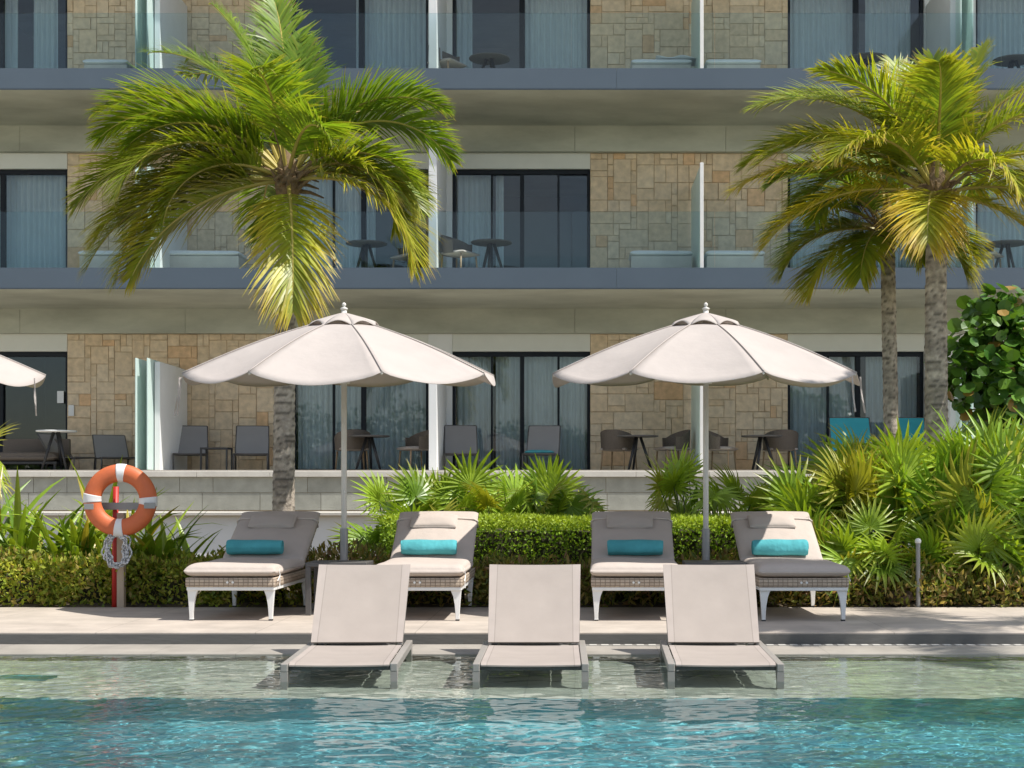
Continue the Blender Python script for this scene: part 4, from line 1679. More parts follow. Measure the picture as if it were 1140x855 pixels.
class Leaves:
    """vectorised strips: every strip is a centre line with a width"""
    def __init__(s):
        s.V, s.F, s.C, s.n = [], [], [], 0

    def strips(s, P, side, w, col, fold=None, up=None):
        """P (N,S,3) centre lines; side (N,S,3) unit; w (N,S) full widths; col (N,S,3)"""
        N, K, _ = P.shape
        if fold is None:
            pts = np.stack([P - side * w[..., None] / 2, P + side * w[..., None] / 2], 2)
            m = 2
        else:
            pts = np.stack([P - side * w[..., None] / 2 + up * (w[..., None] * fold), P, P + side * w[..., None] / 2 + up * (w[..., None] * fold)], 2)
            m = 3
        C = np.repeat(col[:, :, None, :], m, 2)
        idx = np.arange(N * K * m).reshape(N, K, m) + s.n
        Q = []
        for j in range(m - 1):
            Q.append(np.stack([idx[:, :-1, j], idx[:, :-1, j + 1], idx[:, 1:, j + 1], idx[:, 1:, j]], -1).reshape(-1, 4))
        s.V.append(pts.reshape(-1, 3)); s.C.append(C.reshape(-1, 3)); s.F.append(np.concatenate(Q))
        s.n += N * K * m

    def inst(s, T, Q, R, t, col):
        """N copies of a small template: R (N,3,3) incl. scale, t (N,3), col (N,3) or (N,k,3)"""
        N, k = len(t), len(T)
        V = np.einsum('nij,kj->nki', R, T) + t[:, None, :]
        C = np.repeat(col[:, None, :], k, 1) if col.ndim == 2 else col
        Fq = (Q[None] + (np.arange(N) * k)[:, None, None] + s.n).reshape(-1, 4)
        s.V.append(V.reshape(-1, 3)); s.C.append(C.reshape(-1, 3)); s.F.append(Fq)
        s.n += N * k

    def build(s, name, m, parent=None, extra=None, smooth=False):
        V, C, Fq = np.concatenate(s.V), np.clip(np.concatenate(s.C), 0.002, 1), np.concatenate(s.F)
        if extra is None:
            return raw_mesh(name, V, Fq, C, m, parent, smooth)
        EV, EF, EC = extra
        mi = np.concatenate([np.zeros(len(Fq), int), np.ones(len(EF), int)])
        return raw_mesh(name, np.concatenate([V, EV]), np.concatenate([Fq, EF + s.n]), np.concatenate([C, EC]), m, parent, smooth, 0, mi)


def rot_rand(N, r, tilt=1.0):
    """random rotation matrices"""
    q = r.normal(size=(N, 4))
    q = norm(q)
    w_, x, y, z = q.T
    return np.stack([np.stack([1 - 2 * (y * y + z * z), 2 * (x * y - z * w_), 2 * (x * z + y * w_)], -1),
                     np.stack([2 * (x * y + z * w_), 1 - 2 * (x * x + z * z), 2 * (y * z - x * w_)], -1),
                     np.stack([2 * (x * z - y * w_), 2 * (y * z + x * w_), 1 - 2 * (x * x + y * y)], -1)], -2)


GREEN = np.array((0.135, 0.25, 0.022))
LIME = np.array((0.33, 0.43, 0.035))
DEEP = np.array((0.035, 0.085, 0.018))
GOLD = np.array((0.62, 0.46, 0.04))
STRAW = np.array((0.42, 0.27, 0.10))


def frond(parent, az, elev, L, droop, yellow, seed, dense=124, lf=0.62):
    """one feather frond: rachis plus two rows of hanging leaflets"""
    r = np.random.default_rng(seed)
    K = 40
    t = np.linspace(0, 1, K)
    ang = math.radians(elev) - math.radians(droop) * t ** 1.25
    a = math.radians(az) + math.radians(r.normal(0, 10)) * t ** 2
    d = np.stack([np.cos(ang) * np.cos(a), np.cos(ang) * np.sin(a), np.sin(ang)], 1)
    P = np.concatenate([[[0, 0, 0]], np.cumsum((d[:-1] + d[1:]) / 2 * L / (K - 1), 0)])
    P = P + 0.05 * d[0]
    B = norm(np.stack([-np.sin(a), np.cos(a), np.zeros(K)], 1))
    Nn = np.cross(d, B)
    Nn *= np.sign(np.sum(Nn * np.array((0, 0, 1.0)), 1, keepdims=True) + 1e-6)
    roll = math.radians(r.normal(0, 16)) * np.linspace(0.3, 1, K)
    B2 = B * np.cos(roll)[:, None] + Nn * np.sin(roll)[:, None]
    N2 = norm(np.cross(d, B2))
    flip = np.sign(N2[0, 2] + 1e-6)
    N2 *= flip
    lv = Leaves()
    M_ = dense
    for sgn in (-1, 1):
        s = 0.13 + 0.87 * (np.arange(M_) + r.uniform(-0.25, 0.25, M_)) / (M_ - 1)
        s = np.clip(s, 0.1, 1.0)
        p0 = np.stack([np.interp(s, t, P[:, k]) for k in range(3)], 1)
        T = norm(np.stack([np.interp(s, t, d[:, k]) for k in range(3)], 1))
        Bs = norm(np.stack([np.interp(s, t, B2[:, k]) for k in range(3)], 1)) * sgn
        Ns = norm(np.stack([np.interp(s, t, N2[:, k]) for k in range(3)], 1))
        ln = lf * np.clip(np.sin(np.pi * np.clip(0.16 + 0.80 * s, 0, 1)) ** 0.75 * 1.05, 0.28, 1) * r.uniform(0.86, 1.1, M_)
        fw = np.radians(27 + 34 * s + r.normal(0, 6, M_))[:, None]
        dirn = norm(Bs * np.cos(fw) + T * np.sin(fw) + Ns * (0.28 + r.normal(0, 0.08, M_))[:, None])
        S_ = 6
        u = np.linspace(0, 1, S_)
        sagv = (0.10 + 0.34 * r.random(M_)) * (0.8 + 0.6 * yellow)
        pts = p0[:, None, :] + dirn[:, None, :] * (ln[:, None] * u)[..., None] + np.array((0, 0, -1.0)) * ((sagv * ln)[:, None] * u[None] ** 2)[..., None]
        pts[..., 0] += -0.03 * ln[:, None] * u ** 2 * r.normal(1, 1, (M_, 1))
        tan = norm(np.gradient(pts, axis=1))
        side = norm(np.cross(tan, Ns[:, None, :] + 0 * tan))
        wv = 0.0225 * np.array([0.5, 1.0, 1.0, 0.85, 0.55, 0.08])[None] * r.uniform(0.8, 1.15, (M_, 1))
        base = GREEN * (0.80 - 0.5 * yellow) + LIME * (0.22 + 0.6 * yellow)
        yl = np.clip(yellow * 0.95 * (0.35 + 0.9 * u[None] ** 1.2) + r.normal(0, 0.08, (M_, 1)), 0, 1)
        col = base * (1 - yl[..., None]) + GOLD * yl[..., None]
        col = col * r.uniform(0.8, 1.2, (M_, 1, 1))
        dry = (r.random((M_, 1)) < 0.22 + 0.4 * yellow) * np.clip((u[None] - 0.72) / 0.28, 0, 1)
        col = col * (1 - dry[..., None]) + STRAW * dry[..., None]
        lv.strips(pts, side, wv, col)
    # rachis as a mesh tube
    g = Geo()
    g.tube(P, list(np.linspace(0.024, 0.004, K)), 6)
    EV = np.concatenate(g.v)
    EF = np.array([f for f in g.f if len(f) == 4])
    EC = np.tile(np.array((0.3, 0.27, 0.06)), (len(EV), 1))
    return lv.build('frond', ['palm_leaf', 'rachis'], parent, (EV, EF, EC))


def trunk_mesh(name, parent, pts, r0, r1, seed, step=0.028):
    r = np.random.default_rng(seed)
    pts = np.asarray(pts, float)
    seg = np.concatenate([[0], np.cumsum(np.linalg.norm(np.diff(pts, axis=0), axis=1))])
    K = int(seg[-1] / step)
    s = np.linspace(0, seg[-1], K)
    c = np.stack([np.interp(s, seg, pts[:, k]) for k in range(3)], 1)
    # smooth the centre line
    for _ in range(30):
        c[1:-1] = (c[:-2] + c[1:-1] * 2 + c[2:]) / 4
    n = 26
    rad = r0 + (r1 - r0) * (s / seg[-1]) + 0.05 * np.exp(-s / 0.22)
    th = np.linspace(0, 2 * math.pi, n, endpoint=False)
    ringpos = 0.0
    per, nxt, phase = np.zeros(K), 0, 0
    marks = [0]
    while marks[-1] < seg[-1]:
        marks.append(marks[-1] + r.uniform(0.055, 0.11))
    V, C = np.zeros((K, n, 3)), np.zeros((K, n, 3))
    tilt = [(r.normal(0, 0.02), r.normal(0, 0.02)) for _ in marks]
    tone = r.uniform(0.72, 1.18, len(marks) + 1)
    for i in range(K):
        for j in range(n):
            k0 = np.searchsorted(marks, s[i] + 0.025 * math.sin(th[j] + 2.3 * math.sin(s[i] * 3)) + 0.012 * math.sin(3 * th[j] + s[i] * 9)) - 1
            k0 = max(0, min(k0, len(marks) - 2))
            f = np.clip((s[i] + 0.025 * math.sin(th[j] + 2.3 * math.sin(s[i] * 3)) + 0.012 * math.sin(3 * th[j] + s[i] * 9) - marks[k0]) / (marks[k0 + 1] - marks[k0]), 0, 1)
            rr = rad[i] * (1 + 0.085 * f ** 2.5 - 0.03 + 0.015 * math.sin(5 * th[j] + k0))
            V[i, j] = c[i] + rr * np.array((math.cos(th[j]), math.sin(th[j]), 0)) + r.normal(0, 0.0015, 3)
            b = np.array((0.42, 0.36, 0.295)) * tone[k0] * (1 - 0.62 * (f > 0.84) - 0.12 * (f < 0.12))
            C[i, j] = b * r.uniform(0.85, 1.12)
    idx = np.arange(K * n).reshape(K, n)
    Fq = np.stack([idx[:-1], np.roll(idx, -1, 1)[:-1], np.roll(idx, -1, 1)[1:], idx[1:]], -1).reshape(-1, 4)
    return raw_mesh(name, V.reshape(-1, 3), Fq, C.reshape(-1, 3), 'trunk', parent, True)


def coconut_palm(label, base, top, r0, r1, fronds, seed, lf=0.62, mid=None, boots=True):
    r = np.random.default_rng(seed)
    t = thing('coconut_palm', label, 'palm tree', tuple(base))
    b, q = np.array(base), np.array(top)
    pts = [np.zeros(3)]
    if mid is not None:
        pts.append(np.array(mid) - b)
    pts.append(q - b)
    trunk_mesh('trunk', t, pts, r0, r1, seed)
    # crown: fibrous leaf bases
    g = Geo()
    g.lathe([(r1 * 1.0, -0.12), (r1 * 1.25, 0.0), (r1 * 1.35, 0.12), (r1 * 1.0, 0.28), (r1 * 0.5, 0.42), (0.02, 0.5)], 18)
    for k in range(26):
        az = r.uniform(0, 6.28)
        el = r.uniform(-0.3, 1.1)
        p = np.array((math.cos(az) * r1 * 1.1, math.sin(az) * r1 * 1.1, r.uniform(-0.05, 0.22)))
        d = np.array((math.cos(az) * math.cos(el), math.sin(az) * math.cos(el), math.sin(el)))
        ln = r.uniform(0.12, 0.34)
        g.tube([p, p + d * ln * 0.5, p + d * ln - np.array((0, 0, 0.04))], [0.03, 0.02, 0.008], 6)
    for k in range(10):
        az = r.uniform(0, 6.28)
        p = np.array((math.cos(az) * 0.12, math.sin(az) * 0.12, 0.12))
        q2 = p + np.array((math.cos(az) * 0.5, math.sin(az) * 0.5, r.uniform(0.0, 0.5)))
        q3 = q2 + np.array((math.cos(az) * 0.2, math.sin(az) * 0.2, -0.15))
        g.tube([p, (p + q2) / 2 + np.array((0, 0, 0.06)), q2, q3], [0.012, 0.010, 0.007, 0.003], 5)
    cr = g.build('crown', 'fibre', t, smooth=False)
    cr.location = tuple(q - b)
    for i, (az, el, L, dr, ye) in enumerate(fronds):
        f = frond(cr, az, el, L, dr, ye, seed * 100 + i, lf=lf)
        f.location = (0.07 * math.cos(math.radians(az)), 0.07 * math.sin(math.radians(az)), 0.10 + 0.12 * max(0, math.sin(math.radians(el))))
    return t


P1 = [(0, 62, 1.99, 91, 0.01), (10, 56, 2.06, 113, 0.06), (351, 33, 1.55, 95, 0.13), (343, 23, 1.64, 117, 0.32), (1, 16, 1.57, 102, 0.5), (105, 83, 2.35, 31, 0), (166, 70, 2.34, 66, 0.06), (148, 72, 2.15, 73, 0.13), (176, 57, 2.35, 89, 0.05), (177, 40, 2.07, 82, 0.23), (185, 14, 2.28, 78, 0.52), (196, -1, 1.88, 71, 0.37), (169, 27, 2.11, 91, 0.35), (219, 16, 1.73, 100, 0.25), (286, -42, 1.75, 48, 0.6), (57, 60, 1.59, 68, 0), (96, 46, 1.94, 74, 0.16), (113, 27, 2.06, 89, 0.11), (40, 30, 1.77, 82, 0.07), (296, 46, 1.37, 96, 0.09), (76, 81, 1.58, 11, 0), (204, 46, 1.78, 92, 0.05), (17, 66, 1.77, 99, 0), (195, 50, 2.16, 98, 0.15), (13, 29, 1.56, 95, 0.23), (179, 22, 2.01, 99, 0.17), (212, 30, 2.1, 99, 0.28), (267, 62, 1.79, 89, 0.14), (204, 2, 2.3, 84, 0.41), (190, 4, 2.45, 72, 0.5), (181, 28, 2.45, 86, 0.3), (148, 80, 2.3, 40, 0.05), (342, 4, 1.95, 92, 0.5), (206, -12, 2.0, 55, 0.5)]
b1 = at(315, 560, 16.0)
c1 = at(320, 212, 16.0)
coconut_palm('big coconut palm behind the left umbrella, with one yellow frond hanging down',
             (b1.x, 16.0, 0.0), tuple(c1), 0.125, 0.108, P1, 3, 0.66, mid=tuple(at(317, 400, 16.0)))
P2 = [(182, 24, 2.15, 56, .8), (191, 8, 2.0, 62, .9), (165, 48, 2.2, 88, .3), (173, 62, 2.25, 85, .25), (112, 80, 1.65, 35, .2), (40, 74, 1.9, 30, .25),
      (18, 56, 2.05, 70, .3), (0, 36, 1.95, 78, .45), (354, 12, 1.85, 75, .75), (344, -10, 1.4, 60, .75), (250, -4, 1.2, 72, .95), (222, 40, 1.75, 88, .5),
      (292, 30, 1.4, 98, .5), (60, 42, 1.8, 80, .2), (140, 36, 1.8, 80, .2), (90, 60, 1.7, 70, .1), (330, 56, 1.85, 85, .3), (200, 70, 1.8, 70, .3), (262, 74, 1.5, 72, .3),
      (80, 86, 1.4, 12, .2), (156, 66, 2.0, 70, .25), (186, 40, 2.1, 82, .45), (8, 66, 1.95, 60, .3)]
b2 = at(1043, 600, 15.4)
c2 = at(1042, 228, 15.4)
coconut_palm('thick trunked coconut palm with golden fronds on the right', (b2.x, 15.4, 0.0), tuple(c2), 0.140, 0.105, P2, 5, 0.62, mid=tuple(at(1042, 400, 15.4)))
P3 = [(185, 8, 1.35, 75, .4), (200, -12, 1.2, 62, .45), (172, 36, 1.45, 95, .15), (240, -5, 1.1, 75, .3), (280, 8, 1.0, 90, .35), (150, 22, 1.3, 85, .05),
      (120, 52, 1.4, 80, .1), (220, 38, 1.4, 100, .15), (20, 22, 1.2, 85, .4), (60, 52, 1.3, 75, .2), (340, 0, 1.0, 80, .5), (90, 72, 1.4, 50, .1), (185, 60, 1.5, 95, .1)]
b3 = at(996, 600, 16.6)
c3 = at(988, 268, 16.6)
coconut_palm('slim coconut palm with drooping fronds left of the thick trunked one', (b3.x, 16.6, 0.0), tuple(c3), 0.090, 0.082, P3, 8, 0.56, mid=tuple(at(991, 420, 16.6)))
# two more palms that stand just outside the frame and shade the right end of the deck and pool
P4 = [(az, el, 2.5, dr, .2) for az, el, dr in [(180, 15, 60), (172, 35, 80), (190, 35, 80), (184, 55, 100), (165, 10, 60), (196, 5, 55), (0, 20, 70), (12, 40, 90), (350, 40, 90), (20, 5, 60), (340, 5, 60), (176, 70, 90), (5, 65, 90), (160, 45, 85), (205, 45, 85), (90, 70, 110), (270, 70, 110)]]
coconut_palm('tall coconut palm on the deck beyond the right edge of the photo', (8.0, 11.9, 0.0), (7.35, 10.28, 6.3), 0.14, 0.11, P4, 12, 0.55)


# ---- fan palms
def fan_template(r, segs=24, span=250):
    """palmate blade: narrow ribbons radiating from the hub along +y, normal +z"""
    K = 5
    a = np.radians(np.linspace(-span / 2, span / 2, segs) + r.normal(0, 1.5, segs))
    Lk = (0.72 + 0.28 * np.cos(a * 0.62)) * r.uniform(0.9, 1.06, segs)
    u = np.array([0.03, 0.32, 0.58, 0.82, 1.0])
    d = np.stack([np.sin(a), np.cos(a), np.zeros(segs)], 1)
    P = d[:, None, :] * (Lk[:, None] * u)[..., None]
    P[..., 2] += -0.15 * (Lk[:, None] * u) ** 2.6 * r.uniform(0.4, 1.5, (segs, 1)) + 0.05 * np.sin(np.pi * u)
    side = np.stack([np.cos(a), -np.sin(a), np.zeros(segs)], 1)[:, None, :] + np.zeros((1, K, 1))
    wv = np.array([0.026, 0.112, 0.092, 0.050, 0.004])[None] * Lk[:, None]
    up = np.zeros_like(P); up[..., 2] = 1
    lv = Leaves()
    tip = np.repeat((u[None] ** 3)[..., None] + np.zeros((segs, 1, 1)), 3, -1)
    lv.strips(P, side, wv, tip, fold=0.22, up=up)
    return np.concatenate(lv.V), np.concatenate(lv.F), np.concatenate(lv.C)


_r = np.random.default_rng(77)
FANS = [fan_template(_r, int(_r.integers(17, 22)), _r.uniform(210, 285)) for _ in range(8)]


def fan_palm(label, x, y, h, n, size, seed, gold=0.15, trunk_h=0.0, spread=1.0, group=None, lean=(0, 0), emin=18):
    """clump of palmate leaves on long stems; h is the height of the topmost leaf"""
    r = np.random.default_rng(seed)
    t = thing('fan_palm', label, 'palm', (x, y, 0), 0, group)
    lv = Leaves()
    g = Geo()
    for i in range(max(6, int(n * 0.72))):
        el = math.radians(r.uniform(emin, 88))
        az = r.uniform(0, 2 * math.pi)
        s = size * r.uniform(0.75, 1.15)
        reach = max(0.18, (h - trunk_h - s * 0.35)) * r.uniform(0.65, 1.0)
        d = np.array((math.cos(az) * math.cos(el) * spread, math.sin(az) * math.cos(el) * spread, math.sin(el)))
        b0 = np.array((r.normal(0, 0.04), r.normal(0, 0.04), trunk_h))
        hub = b0 + d * reach + np.array((lean[0], lean[1], 0)) * reach
        hub[2] = max(hub[2], 0.10)
        mid = b0 + d * reach * 0.5 + np.array((0, 0, 0.05))
        g.tube([b0, mid, hub], [0.010, 0.008, 0.006], 5)
        # leaf frame
        el2 = el + math.radians(r.uniform(-8, 28)) if r.random() < 0.6 else -math.radians(r.uniform(20, 75))
        ax = np.array((math.cos(az) * math.cos(el2), math.sin(az) * math.cos(el2), math.sin(el2)))
        hz = np.array((-math.sin(az), math.cos(az), 0))
        nz = np.cross(hz, ax) * -1
        if nz[2] < 0:
            nz = -nz
        ro = r.normal(0, 0.55)
        xh = hz * math.cos(ro) + nz * math.sin(ro)
        nz = np.cross(xh, ax)
        if nz[2] < 0:
            nz, xh = -nz, -xh
        R = np.stack([xh, ax, nz], 1) * s
        T, Q, C = FANS[int(r.integers(len(FANS)))]
        mixv = r.random()
        base = GREEN * 1.2 * (1 - mixv) + LIME * 1.12 * mixv
        old = r.random() < gold
        if old:
            base = base * 0.4 + np.array((0.42, 0.36, 0.04)) * 0.6
        tipc = np.array((0.34, 0.30, 0.06)) if old or r.random() < 0.3 else base * 1.15
        col = base * (1 - C) + tipc * C
        lv.inst(T, Q, R[None], hub[None], (col * r.uniform(0.85, 1.15))[None])
    EV = np.concatenate(g.v)
    EF = np.array([f for f in g.f if len(f) == 4])
    EC = np.tile(np.array((0.12, 0.17, 0.03)), (len(EV), 1))
    mi = None
    V, C, Fq = np.concatenate(lv.V), np.concatenate(lv.C), np.concatenate(lv.F)
    raw_mesh('crown', V, Fq, C, 'fan_leaf', t)
    raw_mesh('stem', EV, EF, EC, 'fan_leaf', t)
    if trunk_h > 0.05:
        trunk_mesh('trunk', t, [(0, 0, -0.02), (0, 0, trunk_h)], 0.055, 0.05, seed + 1, 0.04)
    return t


GF = 'fan palms in the clump above the clipped hedge'
k = 0
for (px, y, top, n, s) in [(452, 16.5, 532, 15, .44), (482, 17.2, 524, 15, .44), (520, 16.6, 521, 18, .47), (556, 17.4, 524, 16, .46), (588, 16.7, 520, 18, .47), (615, 17.3, 527, 15, .46), (633, 16.8, 522, 13, .44),
                        (440, 17.3, 536, 12, .38), (500, 16.4, 530, 12, .40), (572, 16.4, 528, 12, .40)]:
    fan_palm('bright green fan palm in the clump above the clipped hedge, between the two umbrella poles', X(px, y), y, Zh(top, y) + 0.02, n, s, 300 + k, 0.06, 0.15, 0.62, GF)
    k += 1
GS = 'fan palms behind the hedge by the right umbrella pole'
for (px, y, top, n, s) in [(768, 16.9, 508, 14, .44), (802, 16.7, 520, 15, .42), (838, 17.0, 530, 13, .42), (755, 17.3, 532, 11, .40), (868, 16.8, 528, 13, .44)]:
    fan_palm('dark green fan palm behind the hedge by the right umbrella pole', X(px, y), y, Zh(top, y), n, s, 330 + k, 0.05, 0.15, 0.6, GS)
    k += 1
GR = 'tall fan palms massed at the right end of the deck'
for (px, y, top, n, s) in [(905, 14.3, 525, 23, 0.46), (938, 14.9, 495, 27, 0.52), (968, 14.1, 508, 27, 0.53), (990, 15.2, 482, 27, 0.53), (1015, 14.2, 492, 27, 0.55), (1040, 14.9, 484, 24, 0.53),
                        (1066, 14.0, 496, 27, 0.57), (1092, 14.8, 476, 27, 0.57), (1120, 14.1, 466, 30, 0.58), (1148, 14.8, 458, 27, 0.57), (1175, 14.2, 470, 27, 0.57), (1205, 14.6, 470, 22, 0.55),
                        (918, 13.55, 580, 19, 0.38), (956, 13.6, 570, 20, 0.41), (1050, 13.5, 585, 20, 0.43), (1088, 13.55, 565, 19, 0.43), (1138, 13.5, 575, 19, 0.43), (990, 13.5, 596, 14, 0.34)]:
    fan_palm('tall yellow green fan palm in the mass at the right end of the deck', X(px, y), y, Zh(top, y), n, s, 360 + k, 0.16, 0.25 if top < 530 else 0.05, 0.66, GR, emin=30)
    k += 1
fan_palm('golden tipped fan palm at the left edge under the cut off umbrella', X(-52, 15.0), 15.0, 2.0, 16, .42, 299, 0.6, 0.9, 0.7)


# ---- strap leaved lilies on the left
def strap_plant(label, x, y, h, n, seed, group=None, wd=0.05, col0=GREEN):
    r = np.random.default_rng(seed)
    K = 9
    u = np.linspace(0, 1, K)
    az = r.uniform(0, 2 * math.pi, n)
    el0 = np.radians(r.uniform(55, 88, n))
    dr = np.radians(r.uniform(15, 95, n))
    L = h * r.uniform(0.75, 1.12, n)
    ang = el0[:, None] - dr[:, None] * u[None] ** 1.6
    d = np.stack([np.cos(ang) * np.cos(az)[:, None], np.cos(ang) * np.sin(az)[:, None], np.sin(ang)], -1)
    P = np.cumsum(d * (L / (K - 1))[:, None, None], 1)
    P -= P[:, :1]
    P += np.stack([r.normal(0, 0.05, n), r.normal(0, 0.05, n), np.zeros(n)], 1)[:, None, :]
    side = np.stack([-np.sin(az), np.cos(az), 0 * az], 1)[:, None, :] + np.zeros((1, K, 1))
    tw = r.normal(0, 0.35, (n, 1, 1)) * u[None, :, None]
    up = norm(np.cross(side, d))
    side = norm(side + up * tw)
    wv = wd * np.array([0.7, 0.95, 1, 1, .95, .85, .66, .4, .03])[None] * r.uniform(0.8, 1.15, (n, 1))
    mx = r.random((n, 1, 1))
    col = (col0 * (1 - mx) + LIME * 0.9 * mx) * r.uniform(0.75, 1.15, (n, 1, 1)) + np.zeros((1, K, 1))
    old = (r.random((n, 1, 1)) < 0.10)
    col = np.where(old, np.array((0.40, 0.33, 0.05)), col)
    lv = Leaves()
    lv.strips(P, side, wv, col, fold=0.14, up=up)
    o = lv.build('strap_lily', 'strap_leaf')
    o.location = (x, y, 0.02)
    return tag(o, label, 'plant', group)


k = 0
for (px, y, top, n) in [(22, 14.2, 550, 22), (52, 14.6, 556, 20), (84, 14.1, 562, 24), (112, 14.6, 540, 22), (150, 14.3, 556, 26), (180, 14.0, 572, 26), (208, 14.3, 580, 18), (-8, 14.4, 545, 20), (130, 13.9, 600, 16), (66, 13.9, 585, 16)]:
    y -= 0.25
    strap_plant('strap leaved green lily behind the low hedge around the life ring', X(px, y), y, Zh(top, y) * 1.22, n, 500 + k, 'strap leaved lilies around the life ring', 0.078)
    k += 1


# ---- hedges and shrubs built from thousands of leaves over a twiggy core
LEAF_T = np.array([(0, 0, 0), (0.32, 0.5, 0.05), (0, 1.0, 0), (-0.32, 0.5, 0.05)], float)
LEAF_Q = np.array([(0, 1, 2, 3)])


def hedge(name, label, cat, x0, x1, y0, y1, z1, n, ls, cols, seed, lump=0.04, narrow=1.0, z0=0.0, sunlit_topcol=None, up=0.3, group=None, shell=0.16, core=0.14, stray=0.05):
    r = np.random.default_rng(seed)
    W, D, H = x1 - x0, y1 - y0, z1 - z0
    af, at_, as_ = W * H, W * D, D * H
    pr = np.array([af, at_ * 0.9, as_, as_, af * 0.3])
    which = r.choice(5, n, p=pr / pr.sum())
    q = r.random((n, 3)) * np.array((W, D, H))
    dep = r.exponential(shell * 0.45, n)
    dep = np.minimum(dep, shell * 2.2)
    q[which == 0, 1] = dep[which == 0]
    q[which == 1, 2] = H - dep[which == 1]
    q[which == 2, 0] = dep[which == 2]
    q[which == 3, 0] = W - dep[which == 3]
    q[which == 4, 1] = D - dep[which == 4]
    # lumpy outline
    gx_, gy_, gz_ = q[:, 0] * 5.1, q[:, 1] * 5.1, q[:, 2] * 6.3
    bl = (np.sin(gx_ + 1.3 * np.sin(gz_ * 1.1 + seed)) + np.sin(gz_ * 1.7 + gx_ * 0.6 + seed) + np.sin(gy_ * 1.3 + gx_ * 1.9)) / 3
    nrm = np.zeros((n, 3))
    nrm[which == 0, 1] = -1
    nrm[which == 1, 2] = 1
    nrm[which == 2, 0] = -1
    nrm[which == 3, 0] = 1
    nrm[which == 4, 1] = 1
    q = q + nrm * (bl * lump + np.abs(r.normal(0, stray * 0.35, n)))[:, None]
    # round the upper edges
    q[:, 2] = np.maximum(q[:, 2], 0.01)
    pos = q + np.array((x0, y0, z0))
    cx_, cy_, cz_ = (x0 + x1) / 2, y0, 0.0
    Rm = rot_rand(n, r)
    # leaves lean outwards
    ax = norm(nrm * 0.8 + r.normal(0, 0.8, (n, 3)) + np.array((0, 0, up)))
    sd = norm(np.cross(ax, r.normal(size=(n, 3))))
    nn = np.cross(sd, ax)
    s = ls * r.uniform(0.6, 1.25, n)
    R = np.stack([sd * (s * narrow)[:, None], ax * s[:, None], nn * s[:, None]], 2)
    cols = np.asarray(cols, float)
    ci = r.integers(0, len(cols), n)
    clump = 0.5 + 0.5 * np.sin(pos[:, 0] * 3.7 + seed) * np.sin(pos[:, 2] * 6.1 + pos[:, 0] * 2.2)
    col = cols[ci] * r.uniform(0.75, 1.25, (n, 1)) * (0.85 + 0.3 * clump)[:, None]
    if sunlit_topcol is not None:
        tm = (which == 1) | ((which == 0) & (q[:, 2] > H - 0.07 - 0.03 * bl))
        col[tm] = col[tm] * 0.35 + np.asarray(sunlit_topcol) * 0.65 * r.uniform(0.8, 1.2, (tm.sum(), 1))  # sunlit strip put into the leaf colour: lime on top and upper front
    base = np.array((cx_, (y0 + y1) / 2, 0.0))
    lv = Leaves()
    lv.inst(LEAF_T, LEAF_Q, R, pos - base, col)
    # twiggy core
    c = Geo()
    nx_ = max(4, int(W / 0.12))
    nz_ = max(3, int(H / 0.12))
    a0, a1, c0, c1, d1 = x0 + core, x1 - core, y0 + core, y1 - core, z1 - core
    V, Fc = [], []
    for kz in range(nz_ + 1):
        for kx in range(nx_ + 1):
            xx = a0 + (a1 - a0) * kx / nx_
            zz = z0 + (d1 - z0) * kz / nz_
            V.append((xx - base[0], c0 + r.normal(0, 0.02) - base[1], zz + r.normal(0, 0.01)))
    m1 = len(V)
    for ky in range(5):
        for kx in range(nx_ + 1):
            xx = a0 + (a1 - a0) * kx / nx_
            V.append((xx - base[0], c0 + (c1 - c0) * ky / 4 - base[1], d1 + r.normal(0, 0.015)))
    for kz in range(nz_):
        for kx in range(nx_):
            i = kz * (nx_ + 1) + kx
            Fc.append((i, i + 1, i + nx_ + 2, i + nx_ + 1))
    for ky in range(4):
        for kx in range(nx_):
            i = m1 + ky * (nx_ + 1) + kx
            Fc.append((i, i + 1, i + nx_ + 2, i + nx_ + 1))
    EV = np.array(V)
    o = lv.build(name, ['hedge_leaf', 'twig'], None, (EV, np.array(Fc), np.tile(np.array((0.05, 0.04, 0.02)), (len(EV), 1))))
    o.location = tuple(base)
    return tag(o, label, cat, group)


